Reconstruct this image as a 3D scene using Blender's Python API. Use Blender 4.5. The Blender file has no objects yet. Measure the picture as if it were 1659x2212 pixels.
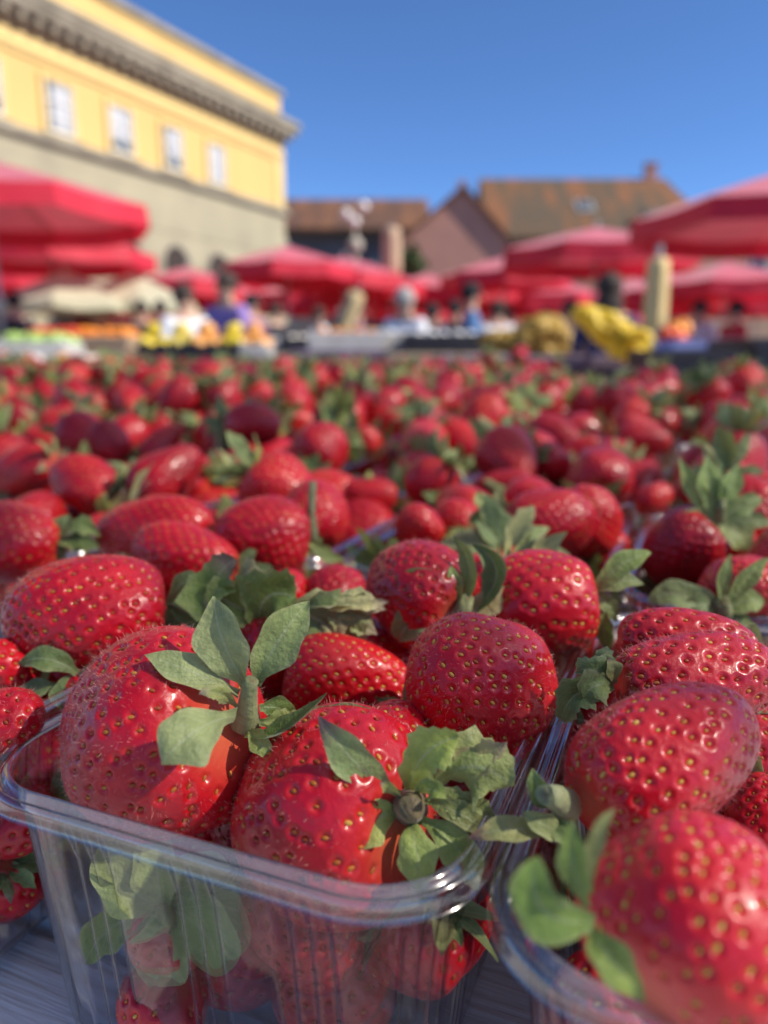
import bpy, bmesh, math, random
import numpy as np
from mathutils import Vector, Matrix
R = math.radians
rng = np.random.default_rng(11)
random.seed(5)
sc = bpy.context.scene
COL = sc.collection

# ------------------------------------------------------------------ camera
FD = 1642.0; CX, CY = 829.5, 1106.0
TH = R(11.7); ST, CT = math.sin(TH), math.cos(TH)
RIM = 0.825                       # height of the punnet rims
CAMZ = RIM + 0.087
CAM = Vector((0, 0, CAMZ))
RT = Vector((1, 0, 0)); UP = Vector((0, ST, CT)); FW = Vector((0, CT, -ST))
def ray(x, y):
    return FW + RT * ((x - CX) / FD) - UP * ((y - CY) / FD)
def on_z(x, y, z):                # where the line of sight meets a level
    d = ray(x, y); return CAM + d * ((z - CAMZ) / d.z)
def at_Y(x, y, Y):
    d = ray(x, y); return CAM + d * (Y / d.y)
def dirv(r, u, t):
    return (RT * r + UP * u - FW * t).normalized()
def proj(p):
    d = Vector(p) - CAM
    t = d.dot(FW)
    if t <= 0.01: return None
    return (CX + FD * d.dot(RT) / t, CY - FD * d.dot(UP) / t, t)

cd = bpy.data.cameras.new('camera'); cam = bpy.data.objects.new('camera', cd); COL.objects.link(cam)
cam.location = CAM; cam.rotation_euler = (R(90) - TH, 0, 0)
cd.sensor_fit = 'VERTICAL'; cd.sensor_height = 36; cd.sensor_width = 27
cd.lens = 36 * FD / 2212.0
cd.clip_start = 0.005; cd.clip_end = 2000
cd.dof.use_dof = True; cd.dof.focus_distance = 0.168; cd.dof.aperture_fstop = 8.6
sc.camera = cam

# ------------------------------------------------------------------ light
SUN_AZ = Vector((0.97, -0.25, 0)).normalized(); SUN_EL = R(40)
w = bpy.data.worlds.new('World'); sc.world = w; w.use_nodes = True
nt = w.node_tree
bg = nt.nodes['Background']; sky = nt.nodes.new('ShaderNodeTexSky'); sky.sky_type = 'NISHITA'
sky.sun_disc = False; sky.sun_elevation = SUN_EL
sky.sun_rotation = math.atan2(SUN_AZ.x, SUN_AZ.y)
sky.altitude = 500; sky.air_density = 0.7; sky.dust_density = 0.0; sky.ozone_density = 10.0
nt.links.new(sky.outputs[0], bg.inputs[0]); bg.inputs[1].default_value = 0.082
sd = bpy.data.lights.new('sun', 'SUN'); sun = bpy.data.objects.new('sun', sd); COL.objects.link(sun)
sd.energy = 2.9; sd.angle = R(0.5); sd.color = (1.0, 0.91, 0.78)
sdir = (SUN_AZ * math.cos(SUN_EL) + Vector((0, 0, math.sin(SUN_EL)))).normalized()
sun.rotation_euler = sdir.to_track_quat('Z', 'Y').to_euler(); sun.location = sdir * 30
sc.view_settings.view_transform = 'Standard'; sc.view_settings.look = 'None'
sc.view_settings.exposure = 1.2; sc.view_settings.gamma = 1
sc.render.engine = 'CYCLES'
cy = sc.cycles
cy.use_denoising = True; cy.max_bounces = 10; cy.transparent_max_bounces = 40; cy.diffuse_bounces = 4
cy.glossy_bounces = 4; cy.transmission_bounces = 8; cy.caustics_reflective = False; cy.caustics_refractive = False
cy.sample_clamp_indirect = 6

# ------------------------------------------------------------------ materials
class NT:
    def __init__(s, name):
        s.m = bpy.data.materials.new(name); s.m.use_nodes = True
        s.t = s.m.node_tree; s.b = s.t.nodes['Principled BSDF']; s.out = s.t.nodes['Material Output']
    def n(s, typ, **kw):
        nd = s.t.nodes.new('ShaderNode' + typ)
        for k, v in kw.items(): setattr(nd, k, v)
        return nd
    def l(s, a, b): s.t.links.new(a, b)
    def noise(s, scale, detail=3, coord='Object', rough=.5, dist=0):
        tc = s.n('TexCoord'); nz = s.n('TexNoise')
        nz.inputs['Scale'].default_value = scale; nz.inputs['Detail'].default_value = detail
        nz.inputs['Roughness'].default_value = rough; nz.inputs['Distortion'].default_value = dist
        s.l(tc.outputs[coord], nz.inputs['Vector']); return nz
    def ramp(s, src, stops):
        r = s.n('ValToRGB'); e = r.color_ramp.elements
        while len(e) < len(stops): e.new(.5)
        for q, (p, c) in zip(e, stops):
            q.position = p; q.color = (*c, 1)
        s.l(src, r.inputs[0]); return r
    def mix(s, f, a, b, mode='MIX'):
        mx = s.n('Mix', data_type='RGBA', blend_type=mode)
        for k, v in ((0, f), (6, a), (7, b)):
            if hasattr(v, 'links') or hasattr(v, 'is_linked'): s.l(v, mx.inputs[k])
            elif k == 0: mx.inputs[0].default_value = v
            else: mx.inputs[k].default_value = (*v, 1)
        return mx.outputs[2]
    def math(s, op, a, b=0.0):
        m_ = s.n('Math', operation=op)
        for k, v in ((0, a), (1, b)):
            if hasattr(v, 'is_linked'): s.l(v, m_.inputs[k])
            else: m_.inputs[k].default_value = v
        return m_.outputs[0]
    def bump(s, h, strength=.3, dist=.001):
        b = s.n('Bump'); b.inputs['Strength'].default_value = strength; b.inputs['Distance'].default_value = dist
        s.l(h, b.inputs['Height']); s.l(b.outputs[0], s.b.inputs['Normal']); return b
    def set(s, **kw):
        for k, v in kw.items():
            i = s.b.inputs[k.replace('_', ' ')]
            i.default_value = (*v, 1) if isinstance(v, tuple) and len(v) == 3 and i.type == 'RGBA' else v
        return s

def simple(name, c1, c2=None, scale=8, rough=.7, bump=0, bdist=.01, spec=.5, metal=0, sheen=0):
    t = NT(name)
    c2 = c2 or tuple(x * .75 for x in c1)
    nz = t.noise(scale, 5)
    rp = t.ramp(nz.outputs[0], [(.3, c2), (.7, c1)])
    t.l(rp.outputs[0], t.b.inputs['Base Color'])
    t.set(Roughness=rough, Metallic=metal); t.b.inputs['Specular IOR Level'].default_value = spec
    if sheen: t.b.inputs['Sheen Weight'].default_value = sheen
    if bump: t.bump(nz.outputs[0], bump, bdist)
    return t.m

def flesh_material(name, use_attr):
    t = NT(name)
    if use_attr:
        a = t.n('Attribute', attribute_name='rnd'); rnd = a.outputs['Fac']
    else:
        oi = t.n('ObjectInfo'); rnd = oi.outputs['Random']
    nz = t.noise(75, 5, 'Object', .6)
    tone = t.math('ADD', t.math('MULTIPLY', nz.outputs[0], .72), t.math('MULTIPLY', rnd, .34))
    rp = t.ramp(tone, [(.26, (.26, .0015, .010)), (.44, (.46, .0025, .014)), (.62, (.60, .005, .017)), (.88, (.70, .018, .014))])
    at = t.n('Attribute', attribute_name='neck')       # paler flesh beside the leafy cap
    c1 = t.mix(t.math('MULTIPLY', at.outputs['Fac'], .42), rp.outputs[0], (.80, .26, .10))
    pt = t.n('Attribute', attribute_name='pit')
    c2 = t.mix(t.math('MULTIPLY', pt.outputs['Fac'], .35), c1, (.66, .035, .012))
    t.l(c2, t.b.inputs['Base Color'])
    t.b.inputs['Subsurface Weight'].default_value = .07
    t.b.inputs['Subsurface Radius'].default_value = (1, .25, .18)
    t.b.inputs['Subsurface Scale'].default_value = .003
    rz = t.noise(140, 3); t.b.inputs['Specular IOR Level'].default_value = .38
    t.l(t.math('ADD', t.math('MULTIPLY', rz.outputs[0], .28), .23), t.b.inputs['Roughness'])
    t.b.inputs['Coat Weight'].default_value = .22; t.b.inputs['Coat Roughness'].default_value = .14
    t.b.inputs['Sheen Weight'].default_value = .07; t.b.inputs['Sheen Roughness'].default_value = .35
    t.b.inputs['Sheen Tint'].default_value = (1, .72, .74, 1)
    fz = t.noise(1100, 3); lz = t.noise(330, 2)
    t.bump(t.math('ADD', t.math('MULTIPLY', fz.outputs[0], .35), lz.outputs[0]), .55, .0005)
    return t.m
M = {}
M['flesh'] = flesh_material('strawberry_flesh', False)
M['flesh_far'] = flesh_material('strawberry_flesh_far', True)
t = NT('achene'); nz = t.noise(160, 2); oi = t.n('ObjectInfo')
rp = t.ramp(t.math('ADD', t.math('MULTIPLY', nz.outputs[0], .9), t.math('MULTIPLY', t.math('SUBTRACT', oi.outputs['Random'], .5), .5)), [(.25, (.26, .04, .012)), (.42, (.46, .15, .025)), (.58, (.66, .38, .07)), (.78, (.60, .44, .12))])
t.l(rp.outputs[0], t.b.inputs['Base Color']); t.set(Roughness=.5); t.b.inputs['Specular IOR Level'].default_value = .3; M['achene'] = t.m
t = NT('berry_hair'); t.set(Base_Color=(.85, .48, .38), Roughness=.5); t.b.inputs['Alpha'].default_value = 1; M['hair'] = t.m

def leaf_material(name):
    t = NT(name)
    at = t.n('Attribute', attribute_name='Col')
    uv = t.n('UVMap'); sp = t.n('SeparateXYZ'); t.l(uv.outputs[0], sp.inputs[0])
    x = t.math('ABSOLUTE', t.math('SUBTRACT', sp.outputs[0], .5))
    mid = t.math('LESS_THAN', x, .028)
    k = t.math('SUBTRACT', t.math('MULTIPLY', sp.outputs[1], 9.0), t.math('MULTIPLY', x, 7.0))
    nz = t.noise(260, 4)
    k = t.math('ADD', k, t.math('MULTIPLY', nz.outputs[0], .7))
    fr = t.math('FRACT', k); side = t.math('LESS_THAN', fr, .09)
    vein = t.math('MAXIMUM', mid, t.math('MULTIPLY', side, .6))
    nb = t.noise(900, 3)
    mott = t.ramp(t.noise(190, 5).outputs[0], [(.3, (.72, .75, .72)), (.7, (1.2, 1.18, 1.15))])
    c = t.mix(1.0, at.outputs['Color'], mott.outputs[0], 'MULTIPLY')
    c = t.mix(t.math('MULTIPLY', vein, .45), c, (.44, .50, .28))
    t.l(c, t.b.inputs['Base Color']); t.set(Roughness=.55)
    t.b.inputs['Sheen Weight'].default_value = .25; t.b.inputs['Sheen Roughness'].default_value = .4
    h = t.math('ADD', t.math('MULTIPLY', vein, -.6), t.math('MULTIPLY', nb.outputs[0], .6))
    bp = t.bump(t.math('ADD', h, t.math('MULTIPLY', t.noise(330, 3).outputs[0], 1.6)), .8, .0007)
    tr = t.n('BsdfTranslucent'); t.l(c, tr.inputs[0]); t.l(bp.outputs[0], tr.inputs['Normal'])
    ms = t.n('MixShader'); ms.inputs[0].default_value = .25
    t.l(t.b.outputs[0], ms.inputs[1]); t.l(tr.outputs[0], ms.inputs[2]); t.l(ms.outputs[0], t.out.inputs[0])
    return t.m
M['leaf'] = leaf_material('strawberry_leaf')

def plastic_material(name, base=.06, gain=1.6, rough=.04, refr=.35, ior=1.12, pw=3.5, bs=.25):
    t = NT(name); t.t.nodes.remove(t.b)
    nz = t.noise(90, 2)
    bp = t.n('Bump'); bp.inputs['Strength'].default_value = bs; bp.inputs['Distance'].default_value = .0008
    t.l(nz.outputs[0], bp.inputs['Height'])
    fr = t.n('LayerWeight'); fr.inputs[0].default_value = .5; t.l(bp.outputs[0], fr.inputs['Normal'])
    f = t.math('MINIMUM', t.math('ADD', t.math('MULTIPLY', t.math('POWER', fr.outputs['Facing'], pw), gain), base), .9)
    tp = t.n('BsdfTransparent'); tp.inputs[0].default_value = (.985, .985, .99, 1)
    rf = t.n('BsdfRefraction'); rf.inputs['IOR'].default_value = ior; rf.inputs['Roughness'].default_value = 0
    t.l(bp.outputs[0], rf.inputs['Normal'])
    m1 = t.n('MixShader'); m1.inputs[0].default_value = refr
    t.l(tp.outputs[0], m1.inputs[1]); t.l(rf.outputs[0], m1.inputs[2])
    gl = t.n('BsdfGlossy'); gl.inputs['Roughness'].default_value = rough; t.l(bp.outputs[0], gl.inputs['Normal'])
    m2 = t.n('MixShader'); t.l(f, m2.inputs[0])
    t.l(m1.outputs[0], m2.inputs[1]); t.l(gl.outputs[0], m2.inputs[2]); t.l(m2.outputs[0], t.out.inputs[0])
    return t.m
M['plastic'] = plastic_material('clear_plastic_wall', .04, .6, .05, 0.0)
M['plastic_near'] = plastic_material('clear_plastic_ribbed_wall', .008, 1.0, .06, .38, 1.10, 3.2, .05)
M['plastic_rim'] = plastic_material('clear_plastic_rim', .20, 1.3, .13, 0.0)

# painted boards
t = NT('white_painted_wood')
tc = t.n('TexCoord'); mp = t.n('Mapping'); mp.inputs['Scale'].default_value = (3, 60, 8); t.l(tc.outputs['Object'], mp.inputs[0])
nz = t.n('TexNoise'); nz.inputs['Scale'].default_value = 6; nz.inputs['Detail'].default_value = 8; t.l(mp.outputs[0], nz.inputs[0])
rp = t.ramp(nz.outputs[0], [(.3, (.66, .62, .57)), (.5, (.88, .84, .79)), (.75, (.95, .91, .86))])
t.l(rp.outputs[0], t.b.inputs['Base Color']); t.set(Roughness=.6); t.bump(nz.outputs[0], .6, .0015); M['board'] = t.m

def cloth(name, c, trans=.35, rough=.75, sheen=.3):
    t = NT(name); nz = t.noise(3, 4)
    rp = t.ramp(nz.outputs[0], [(.3, tuple(x * .82 for x in c)), (.7, c)])
    t.l(rp.outputs[0], t.b.inputs['Base Color']); t.set(Roughness=rough)
    t.b.inputs['Sheen Weight'].default_value = sheen
    tr = t.n('BsdfTranslucent'); t.l(rp.outputs[0], tr.inputs[0])
    ms = t.n('MixShader'); ms.inputs[0].default_value = trans
    t.l(t.b.outputs[0], ms.inputs[1]); t.l(tr.outputs[0], ms.inputs[2]); t.l(ms.outputs[0], t.out.inputs[0])
    return t.m
M['red_cloth'] = cloth('red_cloth_sun_pink', (.90, .13, .17), .25, .5, .4)  # pinker than the valance: sun sheen on the tops put into the colour
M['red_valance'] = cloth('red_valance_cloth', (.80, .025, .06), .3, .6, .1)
M['cream_cloth'] = cloth('cream_parasol_cloth', (.72, .70, .48), .3)
M['tan_cloth'] = cloth('tan_folded_cloth', (.62, .47, .24), .1)
M['metal'] = simple('painted_metal', (.45, .45, .42), rough=.4, metal=.4)
M['dark_metal'] = simple('dark_lamp_metal', (.13, .13, .12), rough=.5)
M['pole_wood'] = simple('pole_wood', (.42, .30, .17), scale=20)

# ------------------------------------------------------------------ mesh helpers
def link(o, parent=None):
    COL.objects.link(o)
    if parent is not None: o.parent = parent
    return o
def tag(o, label=None, cat=None, group=None, kind=None):
    if label: o['label'] = label
    if cat: o['category'] = cat
    if group: o['group'] = group
    if kind: o['kind'] = kind
    return o
def empty(name, loc=(0, 0, 0), rot=None, label=None, cat=None, group=None):
    o = bpy.data.objects.new(name, None); COL.objects.link(o); o.location = loc; o.empty_display_size = .01
    if rot is not None: o.rotation_euler = rot
    return tag(o, label, cat, group)
def np_mesh(name, V, T, mats, midx=None, attrs=None, col=None, uv=None, smooth=True):
    """V (n,3), T (m,3 or 4) face indices"""
    V = np.asarray(V, np.float32); T = np.asarray(T, np.int32); k = T.shape[1]
    me = bpy.data.meshes.new(name)
    me.vertices.add(len(V)); me.vertices.foreach_set('co', V.ravel())
    me.loops.add(T.size); me.loops.foreach_set('vertex_index', T.ravel())
    me.polygons.add(len(T))
    me.polygons.foreach_set('loop_start', np.arange(0, T.size, k, dtype=np.int32))
    try: me.polygons.foreach_set('loop_total', np.full(len(T), k, np.int32))
    except Exception: pass
    if midx is not None: me.polygons.foreach_set('material_index', np.asarray(midx, np.int32))
    me.update(calc_edges=True); me.validate()
    me.polygons.foreach_set('use_smooth', np.full(len(T), smooth))
    for m_ in mats: me.materials.append(m_)
    for nm, a in (attrs or {}).items():
        at = me.attributes.new(nm, 'FLOAT', 'POINT'); at.data.foreach_set('value', np.asarray(a, np.float32))
    if col is not None:
        at = me.attributes.new('Col', 'FLOAT_COLOR', 'POINT')
        at.data.foreach_set('color', np.concatenate([col, np.ones((len(col), 1))], 1).astype(np.float32).ravel())
    if uv is not None:
        u = me.uv_layers.new(name='UVMap'); u.data.foreach_set('uv', np.asarray(uv, np.float32)[T.ravel()].ravel())
    return me
ICO = {}
def ico(sub):
    if sub not in ICO:
        bm = bmesh.new(); bmesh.ops.create_icosphere(bm, subdivisions=sub, radius=1)
        V = np.array([v.co[:] for v in bm.verts]); T = np.array([[v.index for v in f.verts] for f in bm.faces]); bm.free()
        ICO[sub] = (V, T)
    return ICO[sub]
def vnormals(V, T):
    fn = np.cross(V[T[:, 1]] - V[T[:, 0]], V[T[:, 2]] - V[T[:, 0]])
    N = np.zeros_like(V)
    for k in range(3): np.add.at(N, T[:, k], fn)
    return N / (np.linalg.norm(N, axis=1, keepdims=True) + 1e-12)

# ------------------------------------------------------------------ strawberries
def berry_surface(P, W, L, shp):
    k, blunt, flat, ph, bend = shp
    c = np.clip(P[:, 2], -1, 1); s = np.sqrt(np.maximum(0, 1 - c * c)); phi = np.arctan2(P[:, 1], P[:, 0])
    cc = np.linspace(-1, 1, 200); mx = ((1 - cc ** 2) ** (.5 * blunt) * (1 + k * cc)).max()
    r = (W / 2) * s ** blunt * (1 + k * c) / mx
    r *= 1 + .035 * np.sin(2 * phi + ph) * s + .03 * np.sin(3 * phi + 2.1 * ph + 2 * c) * s + .02 * np.sin(5 * phi - ph + 4 * c)
    z = L / 2 * (c + .04 * np.sin(3 * c + ph)) - L * .07 * np.exp(-(1 - c) / .09)
    x = r * np.cos(phi) + bend * W * c * c; y = r * np.sin(phi) * flat
    return np.stack([x, y, z], 1)

def berry_arrays(W, L, sub, shp, sp, seed, depth=.24, seeds=True, ssub=2):
    rg = np.random.default_rng(seed)
    P, T = ico(sub)
    V = berry_surface(P, W, L, shp)
    N = vnormals(V, T)
    n = max(40, int(2.9 * W * L / (sp * sp * .9)))
    i = np.arange(n); c = 1 - 2 * (i + .5) / n
    c = np.sign(c) * np.abs(c) ** 1.0
    ph = i * 2.399963 + rg.normal(0, .05, n) / np.sqrt(np.maximum(1 - c * c, .1)); c = np.clip(c + rg.normal(0, .35 / n, n), -.995, .999)
    keep = c < .965; c, ph = c[keep], ph[keep]
    S = np.stack([np.sqrt(1 - c * c) * np.cos(ph), np.sqrt(1 - c * c) * np.sin(ph), c], 1)
    SV = berry_surface(S, W, L, shp)
    d = np.full(len(V), 1.0); 
    for a in range(0, len(V), 8000):
        q = V[a:a + 8000]
        D2 = (q * q).sum(1)[:, None] + (SV * SV).sum(1)[None] - 2 * q @ SV.T
        d[a:a + 8000] = np.sqrt(np.maximum(D2.min(1), 0))
    a_ = .22 * sp
    big = 1.0
    dabs = min(depth * sp * .85, .00075)
    h = -dabs * np.exp(-(d / a_) ** 2) + .020 * sp * np.exp(-((d - .42 * sp) / (.16 * sp)) ** 2)
    V = V + N * h[:, None] * big
    pit = np.exp(-(d / (.26 * sp)) ** 2)
    neck = np.exp(-(1 - P[:, 2]) / .045)
    mi = np.zeros(len(T), int)
    if seeds:
        IV, IT = ico(ssub)
        # nearest vertex normal for each seed
        idx = np.array([np.argmin(((V - s_) ** 2).sum(1)) for s_ in SV]) if len(V) < 15000 else \
              np.array([np.argmax(P @ s_) for s_ in S])
        NN = N[idx]
        sc_ = rg.uniform(.62, 1.1, len(SV)) * min(1, sp / .0042)
        cen = SV - NN * max(0, dabs - .0003)
        up = np.array([0, 0, 1.0]); tz = up - NN * (NN @ up)[:, None]; tz /= np.linalg.norm(tz, axis=1, keepdims=True) + 1e-9
        tx = np.cross(tz, NN)
        loc = IV * np.array([.00047, .00080, .00038])
        SVV = (cen[:, None, :] + sc_[:, None, None] * (loc[None, :, 0:1] * tx[:, None, :] + loc[None, :, 1:2] * tz[:, None, :] + loc[None, :, 2:3] * NN[:, None, :])).reshape(-1, 3)
        off = len(V) + np.arange(len(SV)) * len(IV)
        ST_ = (IT[None] + off[:, None, None]).reshape(-1, 3)
        V = np.concatenate([V, SVV]); T = np.concatenate([T, ST_]); mi = np.concatenate([mi, np.ones(len(ST_), int)])
        pit = np.concatenate([pit, np.zeros(len(SVV))]); neck = np.concatenate([neck, np.zeros(len(SVV))])
    return V, T, mi, pit, neck, N

def flesh_mesh(W, L, sub, shp, sp, seed, **kw):
    V, T, mi, pit, neck, N = berry_arrays(W, L, sub, shp, sp, seed, **kw)
    return np_mesh('flesh', V, T, [M['flesh'], M['achene']], mi, {'pit': pit, 'neck': neck})

def hair_mesh(W, L, shp, n, seed, length=.0011):
    rg = np.random.default_rng(seed)
    P = rg.normal(size=(n, 3)); P /= np.linalg.norm(P, axis=1, keepdims=True)
    P = P[P[:, 2] < .9]; n = len(P)
    V = berry_surface(P, W, L, shp); e = 1e-3
    a = P + np.cross(P, [0.3, .5, .8]) * e; a /= np.linalg.norm(a, axis=1, keepdims=True)
    b = P + np.cross(P, np.cross(P, [0.3, .5, .8])) * e; b /= np.linalg.norm(b, axis=1, keepdims=True)
    N = np.cross(berry_surface(a, W, L, shp) - V, berry_surface(b, W, L, shp) - V)
    N /= np.linalg.norm(N, axis=1, keepdims=True) + 1e-12
    N *= np.sign((N * V).sum(1))[:, None]
    ln = rg.uniform(.45, 1.15, n)[:, None] * length
    j = rg.normal(0, .35, (n, 3)); j2 = j + rg.normal(0, .45, (n, 3))
    side = np.cross(N, rg.normal(size=(n, 3))); side /= np.linalg.norm(side, axis=1, keepdims=True)
    w_ = 2.1e-5
    a0, a1 = V - side * w_, V + side * w_
    mid = V + (N + j) * ln * .55; m0, m1 = mid - side * w_ * .8, mid + side * w_ * .8
    tip = mid + (N * .7 + j2) * ln * .5
    VV = np.stack([a0, a1, m1, m0, tip], 1).reshape(-1, 3)
    o = (np.arange(n) * 5)[:, None]
    T = np.concatenate([o + [0, 1, 2], o + [0, 2, 3], o + [3, 2, 4]])
    return np_mesh('fuzz', VV, T, [M['hair']])

class Leafs:
    """collects sepals (curved blades) into one calyx mesh"""
    def __init__(s): s.V = []; s.T = []; s.C = []; s.U = []; s.n = 0
    def blade(s, p0, p1, p2, nrm, width, col, cup=.25, point=1.0, wav=.05, seed=0, tip=None, nt=14, ns=8, twist=0, peak=.5, base=.28):
        rg = np.random.default_rng(seed + 17)
        p0, p1, p2, nrm = (np.array(q, float) for q in (p0, p1, p2, nrm))
        t = 1 - (1 - np.linspace(0, 1, nt)[:, None]) ** 1.5; width = width * .90; wav = wav + .035
        C = (1 - t) ** 2 * p0 + 2 * t * (1 - t) * p1 + t * t * p2
        Tn = 2 * (1 - t) * (p1 - p0) + 2 * t * (p2 - p1); Tn /= np.linalg.norm(Tn, axis=1, keepdims=True) + 1e-12
        S = np.cross(Tn, nrm[None]); S /= np.linalg.norm(S, axis=1, keepdims=True) + 1e-12
        Nn = np.cross(S, Tn)
        if twist:
            a = (t * twist); S, Nn = S * np.cos(a) + Nn * np.sin(a), Nn * np.cos(a) - S * np.sin(a)
        tt = t[:, 0]
        # outline: narrow base, widest near 'peak', pointed or rounded end
        x = tt ** (math.log(.5) / math.log(peak))
        prof = np.sin(np.pi * np.clip(x, 0, 1)) ** (.62 if point < .5 else .95)
        prof = np.maximum(prof, base * (1 - tt) ** 1.5); prof[-1] = 0.02
        sv = np.linspace(-1, 1, ns)[None, :]
        hw = (width / 2) * prof[:, None] * (1 + wav * 1.2 * np.sin(tt[:, None] * 14 + sv * 2 + rg.uniform(0, 6)) * np.abs(sv))
        # toothed edge
        if wav > .12: hw = hw * (1 + .22 * (np.arange(nt) % 2)[:, None] * (np.abs(sv) > .95))
        q = sv * hw
        zoff = cup * np.abs(sv) ** 1.5 * hw + wav * width * .5 * np.sin(tt[:, None] * 9 + rg.uniform(0, 6)) * sv * np.abs(sv)
        zoff = zoff + wav * width * .35 * np.sin(sv * 5 + tt[:, None] * 6 + rg.uniform(0, 6)) * np.sin(np.pi * tt[:, None])
        V = C[:, None, :] + q[:, :, None] * S[:, None, :] + zoff[:, :, None] * Nn[:, None, :]
        U = np.stack(np.broadcast_arrays((sv + 1) / 2, tt[:, None]), -1)
        cc = np.broadcast_to(np.array(col, float) * [1.66, 1.66, 1.02], (nt, ns, 3)).copy()
        # paler toward the joint, dry browning toward the tip where asked
        cc = cc * (1 - .25 * (1 - tt[:, None, None]) ** 3) + np.array([.26, .28, .11]) * .25 * (1 - tt[:, None, None]) ** 3
        ed = np.clip((np.abs(sv) - .72) / .28, 0, 1)[:, :, None] * .4; cc = cc * (1 - ed) + (np.array([.30, .27, .16]) + cc * .6) * ed
        if tip is not None:
            f = (np.clip((tt - .72) / .2, 0, 1))[:, None, None]; cc = cc * (1 - f) + np.array(tip) * f
        i = np.arange(nt - 1)[:, None] * ns + np.arange(ns - 1)[None, :]; i = i.ravel() + s.n
        s.T.append(np.stack([i, i + 1, i + 1 + ns, i + ns], 1))
        s.V.append(V.reshape(-1, 3)); s.C.append(cc.reshape(-1, 3)); s.U.append(U.reshape(-1, 2)); s.n += nt * ns
    def tube(s, pts, rad, col, n=8, cap=True):
        pts = [np.array(p, float) for p in pts]; k = len(pts)
        for a in range(k):
            d = pts[min(a + 1, k - 1)] - pts[max(a - 1, 0)]; d /= np.linalg.norm(d) + 1e-12
            x = np.cross(d, [.31, .52, .79]); x /= np.linalg.norm(x); y = np.cross(d, x)
            an = np.linspace(0, 2 * np.pi, n, endpoint=False)[:, None]
            r = rad[a] * (1 + .07 * np.sin(an * 3 + a))
            s.V.append(pts[a] + r * (np.cos(an) * x + np.sin(an) * y)); s.C.append(np.tile(col if np.ndim(col) == 1 else col[a], (n, 1)).astype(float)); s.U.append(np.tile([.3, .25], (n, 1)))
            if a:
                i = np.arange(n); b0 = s.n - n
                s.T.append(np.stack([b0 + i, b0 + (i + 1) % n, s.n + (i + 1) % n, s.n + i], 1))
            s.n += n
        if cap:
            s.V.append(pts[-1][None] - (pts[-1] - pts[-2])[None] * .25); s.C.append(np.array([[.22, .16, .08]])); s.U.append(np.array([[.3, .25]]))
            b0 = s.n - n; i = np.arange(n); c = np.full(n, s.n)
            s.T.append(np.stack([b0 + i, b0 + (i + 1) % n, c, c], 1)); s.n += 1
    def arrays(s): return np.concatenate(s.V), np.concatenate(s.T), np.concatenate(s.C), np.concatenate(s.U)
    def mesh(s, name, M4=None):
        V, T, C, U = s.arrays()
        if M4 is not None:
            A = np.array(M4); V = V @ A[:3, :3].T + A[:3, 3]
        # cap quads repeat a vertex: split to triangles
        tri = np.concatenate([T[:, [0, 1, 2]], T[:, [0, 2, 3]]]); tri = tri[(tri[:, 1] != tri[:, 2]) & (tri[:, 0] != tri[:, 2])]
        return np_mesh(name, V, tri, [M['leaf']], col=C, uv=U)

GREENS = [(.17, .22, .115), (.13, .19, .08), (.20, .24, .13), (.22, .27, .09), (.10, .15, .07), (.24, .25, .15)]
DRY = (.40, .33, .22)
def generic_calyx(W, L, seed, style=None):
    """leafy cap in the berry's own frame: joint at +Z"""
    rg = np.random.default_rng(seed); lf = Leafs(); z0 = L / 2 * .83
    n = int(rg.integers(8, 13)); style = style if style is not None else rg.integers(0, 3)
    for i in range(n):
        a = i * 2 * np.pi / n + rg.normal(0, .18); r = np.array([np.cos(a), np.sin(a), 0])
        ln = W * rg.uniform(.38, .68); wd = ln * rg.uniform(.34, .52)
        el = {0: rg.uniform(-.5, .3), 1: rg.uniform(.5, 1.25), 2: rg.uniform(-.2, 1.3)}[int(style)]
        p0 = r * W * .05 + np.array([0, 0, z0]); 
        d = r * np.cos(el) + np.array([0, 0, np.sin(el)])
        p1 = p0 + (r * .75 + np.array([0, 0, .5])) * ln * .55
        p2 = p0 + d * ln + np.array([0, 0, .001])
        p2 = p2 + rg.normal(0, .06 * ln, 3)
        col = np.array(GREENS[rg.integers(0, len(GREENS))]) * rg.uniform(.8, 1.2)
        lf.blade(p0, p1, p2, np.array([0, 0, 1.]) * .8 - r * .25, wd, col, cup=rg.uniform(-.3, .5), wav=rg.uniform(.03, .12), seed=int(rg.integers(1e6)),
                 tip=DRY if rg.random() < .18 else None, nt=9, ns=5, twist=rg.normal(0, .4), point=rg.choice([0, 1, 1]))
    return lf
def stem_geo(W, L, seed, ln=None):
    rg = np.random.default_rng(seed); lf = Leafs(); z0 = L / 2 * .80
    ln = ln if ln is not None else rg.uniform(.004, .014); d = np.array([rg.normal(0, .3), rg.normal(0, .3), 1])
    p = np.array([0, 0, z0]); lf.tube([p, p + d * ln * .5, p + d * ln + [rg.normal(0, .001), 0, 0]], [.0017, .0010, .0010], np.array([.24, .28, .10]))
    return lf

def rot_to(axis, spin=0):
    q = Vector((0, 0, 1)).rotation_difference(Vector(axis)).to_matrix().to_4x4()
    return q @ Matrix.Rotation(spin, 4, 'Z')

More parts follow.
